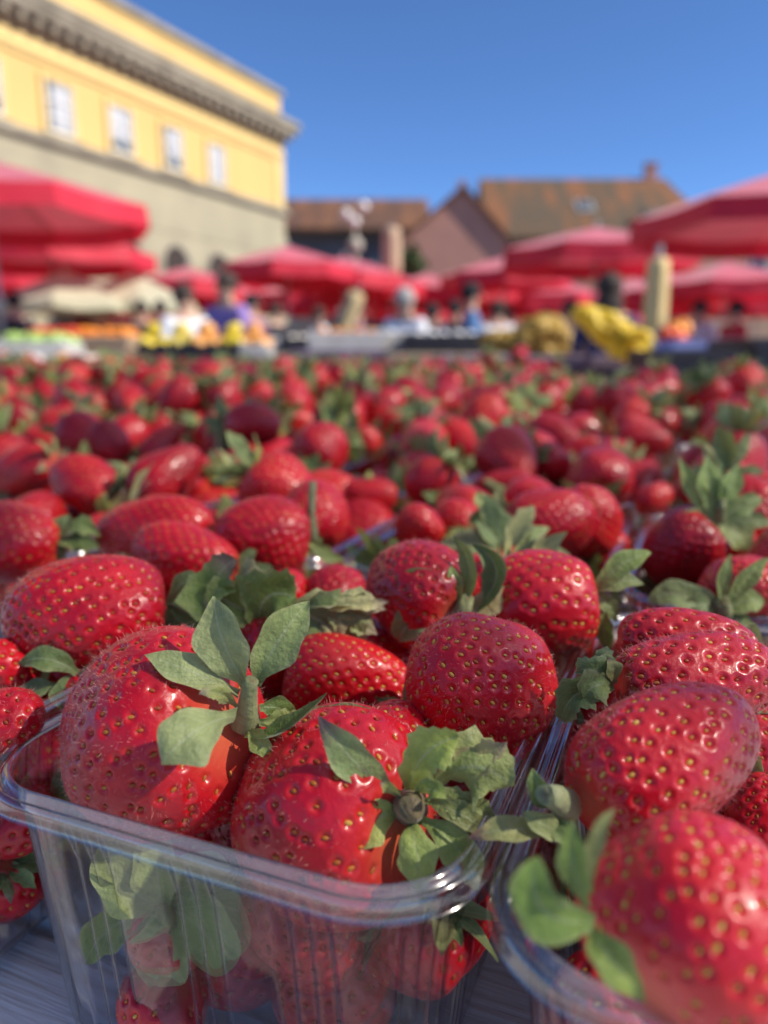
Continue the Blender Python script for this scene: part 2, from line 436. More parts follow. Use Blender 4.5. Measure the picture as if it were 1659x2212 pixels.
PLACED = []     # (position, radius) of berries already placed
HEROES = []
def hero(name_label, x, y, wpx, lpx, axis, dz, k=.3, blunt=.9, flat=.95, sp=.0046, sub=7, tone=None, seed=1, sepals=None, cen=None,
         fuzz=0, stem=None, spin=0, style=None, depth=.25, group='strawberries heaped in the clear punnets', bend=0.0, mcap=True):
    sp = sp * .92; P = on_z(x, y, RIM + dz); t = (P - CAM).dot(FW)
    W = wpx * t / FD; L = lpx * t / FD
    shp = (k, blunt, flat, seed * 1.3, bend)
    root = empty('strawberry', P, None, name_label, 'strawberry', group)
    Mx = rot_to(dirv(*axis), spin); root.rotation_euler = Mx.to_euler()
    MW = Matrix.Translation(P) @ root.rotation_euler.to_matrix().to_4x4()
    me = flesh_mesh(W, L, sub, shp, sp, seed, depth=depth, ssub=2 if sub < 7 else 3)
    link(bpy.data.objects.new('flesh', me), root)
    if fuzz: link(bpy.data.objects.new('fuzz', hair_mesh(W, L, shp, fuzz, seed)), root)
    if sepals:
        lf = Leafs(); inv = MW.inverted()
        c = cen; cp = MW @ Vector((0, 0, L / 2 * .84))           # joint of the cap
        ct = (cp - CAM).dot(FW)
        def pix(px, py, toward):                                  # a point of the leaf at the joint's distance, brought nearer by 'toward' mm
            return CAM + ray(px, py) * (ct - toward * .001)
        for j, s in enumerate(sepals):
            d = dict(col=GREENS[j % 3], cup=.25, point=1, wav=.05, tip=None, twist=0, peak=.5, nt=18, ns=9, base=.28)
            bx, by = s.get('b', c)
            d.update({q: v for q, v in s.items() if q in d})
            p0 = pix(bx, by, s.get('z0', 1)); p1 = pix(*s['m'][:2], s['m'][2]); p2 = pix(*s['t'][:2], s['t'][2])
            nr = dirv(*s.get('n', (0, .3, 1)))
            lf.blade(p0, p1, p2, nr, s['w'] * ct / FD, seed=seed * 31 + j, **d)
        link(bpy.data.objects.new('calyx', lf.mesh('calyx', inv)), root)
        if stem:
            sg = Leafs(); pts = [pix(*q) for q in stem['p']]
            sg.tube(pts, [r * ct / FD for r in stem['r']], stem.get('c', np.array([.28, .30, .12])), n=14)
            link(bpy.data.objects.new('stem', sg.mesh('stem', inv)), root)
    elif style is not None:
        link(bpy.data.objects.new('calyx', generic_calyx(W, L, seed + 5, style).mesh('calyx')), root)
        if stem is not None: link(bpy.data.objects.new('stem', stem_geo(W, L, seed, stem).mesh('stem')), root)
    PLACED.append((P.copy(), (W + W + L) / 6 * .93)); HEROES.append((root, x, y))
    return root

GG = (.20, .24, .15)    # grey green underside
DG = (.09, .14, .045)
BG_ = (.24, .30, .09)
hero('largest front strawberry, leafy cap facing right above the near rim of the front punnet', 335, 1590, 425, 470, (.80, .25, .52), .002,
     k=.22, blunt=.82, flat=1.0, sp=.0043, seed=3, fuzz=5200, cen=(527, 1535), spin=.4, sepals=[
     dict(t=(312, 1414, 5), m=(430, 1452, 7), b=(515, 1500), w=82, n=(.1, .6, .8), col=GG, cup=.2, peak=.58),
     dict(t=(462, 1288, 2), m=(470, 1400, 7), b=(535, 1485), w=124, n=(-.2, .1, 1), col=GG, peak=.55, cup=.3),
     dict(t=(668, 1298, 2), m=(600, 1370, 6), b=(550, 1480), w=108, n=(.3, .1, 1), col=(.18, .23, .12), peak=.5, cup=.35),
     dict(z0=7, t=(348, 1650, 24), m=(415, 1560, 27), b=(510, 1545), w=128, n=(-.1, .2, 1), col=GG, point=.6, peak=.62, cup=-.1),
     dict(t=(706, 1497, 7), m=(625, 1602, 6), b=(528, 1592), w=62, n=(-.4, .9, .35), col=DG, peak=.5, cup=.5),
     dict(t=(800, 1530, 1), m=(700, 1572, 2), b=(585, 1590), w=86, n=(.1, .5, .9), col=(.15, .205, .12), peak=.55),
     dict(t=(598, 1738, 0), m=(600, 1660, 3), b=(590, 1570), w=98, n=(.1, .1, 1), col=(.085, .135, .06), peak=.6, point=0),
     dict(t=(560, 1370, 0), m=(590, 1430, 2), b=(545, 1490), w=46, n=(0, .1, 1), col=(.15, .19, .10), wav=.08),
     dict(t=(430, 1500, 12), m=(470, 1480, 12), b=(515, 1530), w=34, n=(-.1, .4, 1), col=(.22, .24, .12), tip=DRY, wav=.1),
     dict(t=(690, 1560, -1), m=(630, 1560, 1), b=(560, 1560), w=58, n=(.1, .3, 1), col=(.24, .28, .12), tip=DRY, wav=.1),
     dict(t=(585, 1640, 6), m=(560, 1600, 6), b=(540, 1575), w=52, n=(0, .1, 1), col=(.2, .25, .10)),
     dict(t=(640, 1545, -4), m=(600, 1520, -1), b=(560, 1530), w=60, n=(0, .1, 1), col=DG)],
     stem=dict(p=[(532, 1560, -2), (535, 1530, 2), (540, 1478, 5), (546, 1470, 5.5)], r=[34, 22, 16, 14], c=np.array([.34, .36, .16])))
hero('strawberry in the middle of the front punnet, grey hollow stalk facing the camera', 712, 1748, 440, 450, (.74, .02, .67), -.008,
     k=.15, blunt=.85, flat=1.0, sp=.0047, seed=8, fuzz=2500, cen=(882, 1738), depth=.20, sepals=[
     dict(t=(688, 1545, 7), m=(760, 1660, 8), b=(860, 1715), w=88, n=(-.2, .3, 1), col=(.16, .215, .12), tip=(.20, .12, .12), peak=.55),
     dict(t=(992, 1592, 8), m=(895, 1610, 9), b=(885, 1710), w=92, n=(-.3, .1, 1), col=BG_, point=0, cup=.35, peak=.6, wav=.1),
     dict(t=(1108, 1698, 5), m=(1010, 1610, 4), b=(930, 1700), w=150, n=(.2, .2, 1), col=(.20, .24, .12), peak=.62, wav=.13, cup=-.1),
     dict(t=(1096, 1602, 4), m=(1040, 1640, 3), b=(960, 1660), w=62, n=(.2, .3, 1), col=(.28, .24, .17), tip=DRY, wav=.18),
     dict(t=(742, 1850, 6), m=(800, 1750, 9), b=(868, 1755), w=98, n=(-.2, .1, 1), col=(.26, .29, .11), peak=.55, cup=.15),
     dict(t=(912, 1922, 5), m=(900, 1830, 11), b=(885, 1770), w=92, n=(0, .1, 1), col=(.22, .29, .12), peak=.6, point=0, cup=-.1),
     dict(t=(1036, 1925, 4), m=(990, 1800, 9), b=(900, 1765), w=88, n=(.3, .2, 1), col=(.19, .25, .10), peak=.6),
     dict(t=(1062, 1805, 3), m=(1000, 1750, 7), b=(920, 1730), w=56, n=(.2, .4, 1), col=(.14, .16, .08), tip=(.24, .06, .05)),
     dict(t=(820, 1690, 9), m=(845, 1700, 10), b=(870, 1730), w=34, n=(-.4, .3, 1), col=(.2, .24, .09), tip=DRY),
     dict(t=(1010, 1870, 3), m=(960, 1800, 6), b=(905, 1765), w=40, n=(.2, .3, 1), col=(.12, .17, .06)),
     dict(t=(1075, 1770, 2), m=(1000, 1720, 5), b=(920, 1730), w=60, n=(.2, .3, 1), col=(.15, .19, .09), wav=.12),
     dict(t=(965, 1725, 9), m=(930, 1690, 9), b=(895, 1715), w=50, n=(.4, .3, 1), col=(.17, .22, .07))],
     stem=dict(p=[(882, 1740, -3), (884, 1742, 5), (888, 1746, 8)], r=[46, 30, 24], c=np.array([.28, .22, .11])))
hero('small bright red strawberry wedged behind the front punnet\'s middle berry', 850, 1608, 215, 230, (.1, -.5, -.8), -.002, sub=6, sp=.0045, seed=12, fuzz=500)
hero('egg shaped strawberry lying on its side at the left, small cap pointing right', 190, 1328, 262, 350, (.93, .02, -.3), .012,
     k=.14, blunt=.86, sp=.0042, seed=4, fuzz=2600, flat=1.0, cen=(362, 1300), sepals=[
     dict(t=(432, 1246, 0), m=(400, 1240, 2), w=48, n=(0, .5, .9), col=(.13, .18, .08)),
     dict(t=(474, 1288, 0), m=(430, 1300, 3), w=62, n=(.2, .5, .9), col=GG),
     dict(t=(452, 1335, -1), m=(420, 1345, 2), w=55, n=(0, .2, 1), col=(.11, .17, .07)),
     dict(t=(372, 1390, -1), m=(385, 1350, 2), w=42, n=(0, .2, 1), col=(.12, .17, .08))])
hero('plump dark red strawberry right of centre with shiny deep pits, cap to its right', 1030, 1478, 312, 330, (.62, -.55, -.55), .008,
     k=.16, blunt=.84, sp=.0040, seed=5, fuzz=3200, flat=1.0, cen=(1165, 1545), depth=.21, sepals=[
     dict(t=(1141, 1404, 6), m=(1132, 1480, 9), b=(1168, 1562), w=54, n=(-.4, 0, 1), col=(.19, .23, .12), peak=.5),
     dict(t=(1260, 1560, 2), m=(1210, 1520, 4), w=62, n=(.2, .2, 1), col=(.08, .12, .06), point=0),
     dict(t=(1108, 1640, 1), m=(1150, 1600, 4), w=46, n=(0, .2, 1), col=(.10, .15, .07))])
hero('bright strawberry lying behind the large one at the lower right corner, pale neck at left', 1425, 1645, 305, 480, (-.86, -.32, .38), .010,
     k=.05, blunt=.80, sp=.0041, seed=6, fuzz=2600, cen=(1205, 1735), flat=.97, sepals=[
     dict(t=(1150, 1660, 2), m=(1160, 1720, 4), b=(1200, 1745), w=58, n=(-.3, .1, 1), col=(.12, .17, .07)),
     dict(t=(1012, 1812, 4), m=(1100, 1775, 6), b=(1200, 1800), w=62, n=(0, .6, .7), col=(.20, .21, .12), tip=(.30, .15, .12)),
     dict(t=(1128, 1752, 4), m=(1180, 1790, 6), b=(1225, 1800), w=56, n=(0, .3, 1), col=GG),
     dict(t=(1240, 1830, 4), m=(1210, 1800, 5), b=(1195, 1760), w=48, n=(0, .2, 1), col=(.10, .15, .06))],
     stem=dict(p=[(1225, 1740, -1), (1195, 1722, 4), (1176, 1716, 7)], r=[34, 26, 20], c=np.array([.42, .46, .24])))
hero('blurred nearest strawberry filling the lower right corner', 1492, 1985, 452, 470, (-.55, -.35, .45), .007,
     k=.12, blunt=.85, sp=.0036, seed=7, flat=1.0, cen=(1290, 1990), sepals=[
     dict(t=(1160, 1850, 2), m=(1120, 2010, 4), b=(1285, 1990), w=130, n=(-.3, .1, 1), col=(.12, .19, .05), point=0),
     dict(t=(1240, 1770, 1), m=(1220, 1860, 3), b=(1270, 1960), w=70, n=(-.3, .1, 1), col=(.13, .19, .05)),
     dict(t=(1330, 1745, 0), m=(1270, 1800, 1), b=(1275, 1930), w=40, n=(-.3, .1, 1), col=(.2, .21, .1)),
     dict(t=(1395, 2165, 4), m=(1310, 2060, 7), b=(1275, 2010), w=88, n=(0, .1, 1), col=(.16, .22, .06))])
hero('hairy strawberry lying right of the curled caps at the right edge', 1505, 1462, 190, 400, (-.92, .0, .2), .014,
     k=-.1, blunt=.8, sp=.0043, seed=9, fuzz=3200, cen=(1325, 1478), sepals=[
     dict(t=(1212, 1556, 3), m=(1225, 1480, 8), w=70, n=(-.3, .1, 1), col=(.10, .155, .07), point=0, wav=.15, cup=.5),
     dict(t=(1243, 1452, 1), m=(1280, 1430, 6), w=66, n=(0, .2, 1), col=(.13, .18, .09), wav=.15),
     dict(t=(1290, 1425, 0), m=(1300, 1400, 3), w=50, n=(0, .2, 1), col=(.16, .20, .11), wav=.12),
     dict(t=(1262, 1520, 5), m=(1265, 1470, 9), w=70, n=(0, .1, 1), col=(.12, .17, .08), wav=.15, cup=.4),
     dict(t=(1316, 1420, 2), m=(1330, 1440, 5), w=42, n=(.2, .1, 1), col=(.2, .2, .1), tip=(.12, .07, .05))])
hero('strawberry behind the hairy one at the right edge, half hidden', 1475, 1392, 150, 310, (-.9, .1, -.1), .016, k=-.05, sp=.0043, seed=10, fuzz=900, sub=6)
hero('strawberry in the centre with upright pointed green sepals at its right', 905, 1278, 236, 270, (.48, -.28, .62), .014,
     k=.15, blunt=.84, sp=.0042, seed=13, fuzz=1500, cen=(985, 1330), sepals=[
     dict(t=(872, 1238, 3), m=(935, 1240, 6), w=58, n=(-.3, .3, 1), col=(.13, .18, .07), peak=.55),
     dict(t=(974, 1158, 2), m=(1050, 1220, 5), w=46, n=(-.6, .1, .8), col=(.15, .20, .07), peak=.5),
     dict(t=(1018, 1176, 2), m=(1130, 1225, 5), b=(1015, 1330), w=62, n=(-.5, .1, .9), col=(.07, .11, .04), peak=.5, cup=.6),
     dict(t=(974, 1222, 3), m=(985, 1260, 6), w=40, n=(0, .1, 1), col=(.15, .21, .07)),
     dict(t=(862, 1385, 2), m=(880, 1310, 6), w=78, n=(-.2, .1, 1), col=(.12, .17, .08), point=0, peak=.65),
     dict(t=(880, 1283, 2), m=(910, 1320, 5), w=30, n=(-.2, .1, 1), col=(.10, .15, .04)),
     dict(t=(1095, 1270, -1), m=(1060, 1310, 3), w=62, n=(.3, .1, 1), col=(.25, .21, .14), point=0),
     dict(t=(1040, 1370, 0), m=(1020, 1350, 3), w=50, n=(.3, .1, 1), col=(.2, .18, .1))],
     stem=dict(p=[(985, 1345, -2), (1000, 1320, 3), (1012, 1290, 5)], r=[30, 20, 13]))
hero('rounded strawberry just right of the centre one, cap pointing right', 1165, 1308, 246, 262, (.85, .12, .1), .010,
     k=.02, blunt=.84, sp=.0046, seed=14, fuzz=900, cen=(1280, 1280), sub=6, sepals=[
     dict(t=(1408, 1194, 2), m=(1345, 1200, 5), w=56, n=(0, .4, 1), col=(.18, .24, .09)),
     dict(t=(1392, 1262, 2), m=(1330, 1240, 4), w=48, n=(0, .5, 1), col=(.16, .2, .1)),
     dict(t=(1330, 1345, 0), m=(1320, 1300, 3), w=42, n=(0, .3, 1), col=(.12, .16, .07)),
     dict(t=(1180, 1378, 0), m=(1250, 1375, 3), w=34, n=(0, .3, 1), col=(.08, .12, .06)),
     dict(t=(1310, 1320, 6), m=(1295, 1360, 8), b=(1318, 1405), w=44, n=(-.3, .1, 1), col=(.09, .14, .04))])
hero('glossy dark strawberry tucked under the ragged dry cap', 745, 1468, 185, 300, (-.9, .2, .1), -.004, k=.1, sp=.0036, seed=15, fuzz=600, sub=6)
hero('strawberry with ragged dry curled cap standing above the front punnet', 590, 1400, 170, 200, (.05, .72, .3), .000, k=.1, sp=.004, seed=16, sub=6, cen=(590, 1345), sepals=[
     dict(t=(508, 1207, 2), m=(400, 1290, 5), b=(570, 1330), w=120, n=(-.3, .2, 1), col=(.13, .19, .045), point=0, wav=.14, cup=.5, tip=(.28, .2, .12)),
     dict(t=(640, 1290, 4), m=(560, 1260, 8), b=(560, 1340), w=125, n=(.1, .1, 1), col=(.12, .18, .045), point=0, wav=.13, cup=.4),
     dict(t=(575, 1262, 2), m=(530, 1215, 5), b=(520, 1260), w=60, n=(0, .6, .6), col=(.32, .27, .17), wav=.14, tip=(.12, .08, .06)),
     dict(t=(838, 1318, 2), m=(740, 1280, 5), b=(630, 1310), w=64, n=(0, .7, .6), col=(.30, .30, .20), wav=.2, tip=DRY),
     dict(t=(770, 1425, 2), m=(700, 1330, 7), b=(640, 1320), w=125, n=(.2, .1, 1), col=(.13, .17, .08), wav=.2, point=0),
     dict(t=(690, 1450, 0), m=(665, 1380, 4), b=(640, 1320), w=90, n=(.2, .1, 1), col=(.15, .18, .10), wav=.16, tip=DRY),
     dict(t=(815, 1372, 1), m=(760, 1300, 5), b=(680, 1310), w=80, n=(.2, .2, 1), col=(.2, .24, .12), wav=.2, tip=DRY),
     dict(t=(840, 1300, 4), m=(770, 1310, 8), b=(660, 1300), w=40, n=(0, .5, .8), col=(.34, .32, .22), tip=DRY, wav=.18),
     dict(t=(725, 1455, 4), m=(735, 1370, 8), b=(690, 1320), w=52, n=(.3, .1, 1), col=(.26, .24, .16), tip=DRY, wav=.18),
     dict(t=(455, 1330, 6), m=(440, 1260, 8), b=(540, 1260), w=46, n=(-.3, .4, 1), col=(.2, .24, .08), tip=DRY, wav=.14),
     dict(t=(612, 1515, 5), m=(640, 1430, 9), b=(720, 1340), w=36, n=(.2, .1, 1), col=(.24, .25, .15), tip=DRY)])
hero('small round strawberry peeping out behind the ragged dry cap', 722, 1285, 135, 150, (0, .2, -.9), .000, sp=.0038, seed=17, sub=6, k=.1)
hero('strawberry sliver hidden behind the ragged dry cap', 610, 1290, 120, 140, (.3, .2, -.9), .000, sp=.0038, seed=18, sub=6, k=.1)
hero('dull mauve strawberry lying left of the ragged dry cap', 402, 1205, 150, 245, (.85, -.25, .1), .012, sp=.0040, seed=19, sub=6, k=.0, fuzz=700, cen=(520, 1240), sepals=[
     dict(t=(555, 1190, 0), m=(530, 1195, 2), w=34, n=(0, .3, 1), col=(.1, .14, .07)), dict(t=(590, 1225, 0), m=(560, 1230, 2), w=34, n=(0, .3, 1), col=(.09, .13, .07))])
hero('long strawberry lying crosswise behind the mauve one at the left', 326, 1148, 150, 275, (-.9, -.1, -.2), .014, sp=.0040, seed=20, sub=6, k=-.1, fuzz=300)
hero('strawberry with a thin upright stalk behind its right shoulder', 575, 1160, 180, 215, (.75, -.1, -.2), .014, sp=.0042, seed=21, sub=6, k=.1, fuzz=500, cen=(672, 1160), sepals=[
     dict(t=(745, 1210, 0), m=(690, 1205, 3), w=36, n=(0, .3, 1), col=(.15, .2, .08)), dict(t=(690, 1190, 1), m=(675, 1160, 2), w=40, n=(0, .3, 1), col=(.15, .2, .08))],
     stem=dict(p=[(676, 1165, 0), (672, 1110, 1), (676, 1040, 2)], r=[14, 9, 8], c=np.array([.20, .21, .10])))
hero('tall rounded strawberry behind the one with the upright stalk', 680, 1112, 150, 165, (0, -.6, .3), .010, sp=.0045, seed=22, sub=6, k=.1)
hero('strawberry cut by the left edge with a curly dark cap', 35, 1172, 180, 200, (.75, -.1, -.1), .012, sp=.0045, seed=23, sub=6, k=-.1, fuzz=500, cen=(118, 1165), sepals=[
     dict(t=(216, 1160, 0), m=(170, 1110, 5), w=46, n=(0, .5, .8), col=(.1, .14, .05), wav=.12), dict(t=(190, 1195, 0), m=(165, 1150, 5), w=52, n=(0, .5, .8), col=(.12, .16, .07), wav=.12),
     dict(t=(150, 1112, 0), m=(135, 1130, 4), w=46, n=(0, .3, 1), col=(.1, .14, .07)), dict(t=(215, 1185, 2), m=(185, 1165, 6), w=36, n=(0, .3, 1), col=(.08, .12, .04)), dict(t=(130, 1210, 1), m=(130, 1190, 4), w=46, n=(0, .3, 1), col=(.1, .14, .07))])
hero('dark strawberry at the left edge below the egg shaped one', 18, 1440, 120, 140, (.2, -.4, -.6), .002, sp=.004, seed=24, sub=6, k=.1, fuzz=300)
hero('strawberry at the left edge beside the corner of the front punnet', 22, 1556, 140, 150, (-.5, .1, -.6), .002, sp=.0042, seed=25, sub=6, k=.1, fuzz=600)
hero('strawberry deep in the left punnet with a leaf lying over it', 190, 1500, 110, 130, (-.6, .3, .3), -.006, sp=.004, seed=26, sub=6, k=.1, cen=(165, 1462), sepals=[
     dict(t=(40, 1436, 3), m=(100, 1400, 8), b=(168, 1455), w=62, n=(0, .5, .8), col=(.085, .125, .06), peak=.5), dict(t=(150, 1530, 2), m=(120, 1500, 5), w=62, n=(0, .2, 1), col=(.11, .16, .09), point=0),
     dict(t=(30, 1520, 1), m=(70, 1480, 3), b=(120, 1480), w=50, n=(0, .2, 1), col=(.10, .14, .09)), dict(t=(212, 1442, 3), m=(190, 1445, 5), w=22, n=(0, .2, 1), col=(.12, .15, .1))])
hero('patchy strawberry right of centre with curly cap and dry straw at its left', 1185, 1126, 155, 215, (-.85, .0, .25), .014, sp=.0040, seed=27, sub=6, k=-.12, cen=(1082, 1125), sepals=[
     dict(t=(1030, 1060, 1), m=(1045, 1095, 4), w=44, n=(0, .3, 1), col=(.2, .24, .1), wav=.12), dict(t=(1012, 1130, 1), m=(1040, 1110, 4), w=46, n=(0, .3, 1), col=(.13, .18, .06), wav=.12),
     dict(t=(1040, 1180, 1), m=(1050, 1150, 4), w=48, n=(0, .3, 1), col=(.13, .18, .06), wav=.12), dict(t=(1075, 1195, 1), m=(1080, 1150, 3), w=34, n=(0, .3, 1), col=(.28, .22, .12)), dict(t=(1085, 1050, 1), m=(1070, 1085, 3), w=34, n=(0, .3, 1), col=(.2, .2, .1))])
hero('orange red strawberry behind the patchy one', 1272, 1122, 140, 170, (.3, -.6, -.4), .012, sp=.0042, seed=28, sub=6, k=.1)
hero('strawberry at the right carrying the tall bright green crown of leaves', 1475, 1185, 165, 190, (.45, .5, .3), .006, sp=.0042, seed=29, sub=6, k=.1, cen=(1552, 1128), sepals=[
     dict(t=(1467, 988, 2), m=(1500, 1070, 5), w=44, n=(-.3, .1, 1), col=(.17, .23, .08)), dict(t=(1528, 984, 2), m=(1530, 1050, 6), w=66, n=(0, .1, 1), col=(.17, .24, .09)),
     dict(t=(1598, 1002, 1), m=(1570, 1060, 5), w=62, n=(.3, .1, 1), col=(.15, .22, .08)), dict(t=(1648, 1078, 1), m=(1610, 1080, 4), w=52, n=(.3, .2, 1), col=(.15, .21, .09)),
     dict(t=(1605, 1190, 3), m=(1610, 1150, 7), w=78, n=(.1, .3, 1), col=(.2, .25, .13), point=0), dict(t=(1468, 1140, 2), m=(1490, 1105, 6), w=50, n=(-.2, .2, 1), col=(.18, .24, .11), point=0),
     dict(t=(1560, 1000, -1), m=(1550, 1060, 2), w=50, n=(0, .2, 1), col=(.12, .18, .07)), dict(t=(1670, 1130, 1), m=(1620, 1120, 3), w=46, n=(.2, .2, 1), col=(.12, .17, .08))],
     stem=dict(p=[(1552, 1130, -1), (1556, 1100, 3), (1560, 1075, 5)], r=[16, 11, 9]))
hero('strawberry at the right edge with long narrow sepals spread like a hand', 1600, 1275, 170, 210, (-.2, -.15, .8), .004, sp=.0042, seed=30, sub=6, k=.1, cen=(1562, 1320), sepals=[
     dict(t=(1580, 1196, 2), m=(1555, 1250, 5), w=34, n=(0, .2, 1), col=(.13, .18, .06)), dict(t=(1664, 1204, 2), m=(1610, 1240, 5), w=44, n=(.2, .2, 1), col=(.13, .18, .06)),
     dict(t=(1402, 1300, 0), m=(1460, 1255, 3), w=66, n=(0, .2, 1), col=(.14, .19, .10), point=0), dict(t=(1650, 1305, 2), m=(1620, 1285, 4), w=56, n=(0, .3, 1), col=(.19, .24, .1), point=0),
     dict(t=(1480, 1320, 2), m=(1500, 1290, 4), w=50, n=(0, .2, 1), col=(.12, .17, .09)), dict(t=(1630, 1350, 1), m=(1600, 1345, 3), w=40, n=(0, .2, 1), col=(.12, .17, .06))],
     stem=dict(p=[(1562, 1325, -1), (1560, 1300, 4)], r=[24, 17]))
hero('small bright strawberry left of the patchy one', 905, 1138, 105, 115, (.2, -.5, -.5), .006, sp=.0042, seed=31, sub=6, k=.1)
hero('shaded strawberry between the small bright one and the curly cap', 985, 1128, 110, 120, (.4, -.4, .5), .004, sp=.0042, seed=32, sub=6, k=.1)
hero('orange tinged upright strawberry with blunt top in the middle rows', 692, 970, 125, 120, (.1, -.7, -.1), .024, sp=.0040, seed=33, sub=6, k=.0, style=0)
hero('orange red strawberry under a drooping green sepal, centre', 932, 1040, 112, 118, (.35, .55, .1), .012, sp=.0040, seed=34, sub=6, k=.0, style=2, stem=.008)
MID = [  # centre x, y, width, length (display px), axis, lift, label, cap style
 (358, 1032, 135, 185, (-.5, -.5, .2), .018, 'large mauve red strawberry with hairy outline, left of centre', 0),
 (183, 1045, 120, 175, (.7, -.4, .2), .014, 'hairy rounded strawberry left of the large mauve one', 0),
 (55, 1015, 105, 170, (.8, .2, .2), .014, 'long strawberry near the left edge behind the curly dark cap', 0),
 (528, 1002, 95, 160, (-.1, -.5, .8), .010, 'strawberry showing its leafy cap towards the camera, left middle', 1),
 (1296, 1030, 140, 155, (-.2, -.5, .6), .014, 'broad strawberry with a dark cap low on its face, right middle', 2),
 (1385, 950, 75, 125, (-.9, .1, -.2), .016, 'pointed red strawberry lying flat, upper right', 0),
 (1500, 922, 70, 100, (.3, -.6, -.3), .014, 'rounded strawberry right of the pointed flat one', None),
 (1045, 903, 100, 125, (-.25, -.9, .0), .024, 'tall cone shaped orange strawberry standing tip up', None),
 (1012, 962, 78, 150, (-.6, .5, -.2), .014, 'long strawberry slanting down right below the cone shaped one', 2),
 (1192, 1002, 85, 100, (-.7, .3, .3), .012, 'strawberry with a cap of loose green leaves to its left', 2),
 (803, 1067, 72, 130, (.9, -.1, -.1), .006, 'low rounded strawberry left of the orange red centre one', None),
 (1412, 1076, 70, 95, (-.6, -.3, .1), .006, 'small strawberry beside the tall green crown of leaves', None),
 (1085, 1045, 62, 130, (.9, .1, .1), .008, 'flat strawberry between the centre and the broad one', None),
 (238, 958, 82, 105, (.3, -.7, -.2), .018, 'dark strawberry behind the hairy rounded one at left', None),
 (335, 925, 60, 95, (.8, .4, -.2), .022, 'bright orange red strawberry above the large mauve one', 0),
 (350, 962, 75, 110, (-.5, -.6, .1), .018, 'pale mauve strawberry just behind the large mauve one', None),
 (50, 905, 70, 105, (.2, -.7, -.3), .024, 'rounded dark strawberry near the left edge, fifth row back', None),
 (92, 950, 60, 100, (-.7, .2, -.3), .014, 'strawberry between the dark round one and the hairy one at far left', 0),
 (720, 885, 50, 95, (.9, .0, -.1), .02, 'long low strawberry behind the orange tinged upright one', None),
 (610, 868, 60, 115, (-.8, .2, -.3), .024, 'dark crimson strawberry in the back rows left of centre', 0),
 (795, 950, 58, 70, (.4, -.5, -.3), .012, 'crimson strawberry touching the right of the orange tinged upright one', 2),
 (1255, 970, 60, 90, (-.5, -.3, -.3), .012, 'half hidden strawberry behind the broad one', None),
 (635, 905, 62, 130, (-.8, .3, .2), .018, 'strawberry with a strip of green on top behind the orange tinged one', 2),
 (505, 815, 42, 92, (.9, .1, .0), .03, 'deep crimson strawberry standing out in the far rows', None),
 (415, 862, 50, 85, (-.6, -.4, .0), .02, 'mauve strawberry in the far left rows', None),
 (480, 870, 48, 75, (.5, -.4, .0), .018, 'short red strawberry in the far left rows beside the mauve one', None),
 (1230, 870, 45, 105, (.9, .1, .2), .02, 'orange strawberry lying lengthwise in the far right rows', 0),
]
for j, (x, y, a, b, ax, dz, lab, st) in enumerate(MID):
    hero(lab, x, y, a, b, ax, dz, seed=50 + j, sub=6 if j < 8 else 5, sp=.0042, k=.12 if j % 3 else .3, style=st, blunt=.86, stem=.006 if st == 2 else None)

# berries low in the front punnets, seen through the plastic
hero('strawberry pressed against the front wall of the front punnet, seen through the plastic', 655, 1985, 235, 330, (-.3, .2, -.3), -.030, k=.1, sp=.0046, seed=81, sub=6)
hero('strawberry lying on the bottom of the front punnet behind the ribs', 720, 2130, 250, 270, (.6, -.2, -.3), -.052, k=.1, sp=.0046, seed=82, sub=6)
hero('large leafy cap strawberry pressed against the ribbed left corner of the front punnet', 385, 1985, 215, 240, (.05, .25, .75), -.036, k=.1, sp=.0046, seed=83, sub=6, cen=(350, 1960), sepals=[
     dict(t=(215, 1830, 1), m=(260, 1930, 4), w=120, col=GG, point=0), dict(t=(345, 1790, 0), m=(330, 1880, 4), w=115, col=(.2, .25, .15), point=0),
     dict(t=(500, 1880, -3), m=(420, 1860, 1), w=110, col=(.19, .24, .14)), dict(t=(470, 2110, -2), m=(470, 1990, 3), w=150, col=(.17, .24, .13), point=0),
     dict(t=(330, 2130, -4), m=(370, 2050, 1), w=150, col=(.20, .26, .15), point=0), dict(t=(185, 2080, -9), m=(215, 1990, -4), w=100, col=(.14, .2, .1), point=0),
     dict(t=(570, 2000, -6), m=(480, 1930, -1), w=100, col=(.14, .19, .12), point=0)],
     stem=dict(p=[(350, 1960, 0), (362, 1985, 3), (372, 2010, 4)], r=[24, 16, 12]))
hero('strawberry at the bottom left of the front punnet under the big leaves', 350, 2170, 190, 210, (.3, .4, .3), -.056, k=.1, sp=.0046, seed=84, sub=6)
hero('strawberry against the right wall of the front punnet, seen through the plastic', 920, 2040, 200, 240, (.2, .6, .2), -.030, k=.1, sp=.0046, seed=85, sub=6, style=0)
hero('strawberry low behind the ribs at the left edge, inside the left punnet', 10, 1895, 190, 215, (.2, .4, .4), -.052, k=.1, sp=.0046, seed=86, sub=6, style=0)
hero('strawberry low in the right punnet below the blurred nearest one', 1330, 2200, 300, 300, (.2, .3, .2), -.030, k=.1, sp=.0046, seed=87, sub=6)
hero('strawberry at the bottom right corner of the photo, behind the punnet wall', 1640, 2260, 300, 300, (.2, .3, .2), -.022, k=.1, sp=.0046, seed=88, sub=6)
hero('strawberry high in the left punnet just under its rim, at the left edge', 40, 1770, 150, 180, (.5, .3, -.3), -.032, k=.1, sp=.0046, seed=89, sub=6, style=1)
NH = len(HEROES)

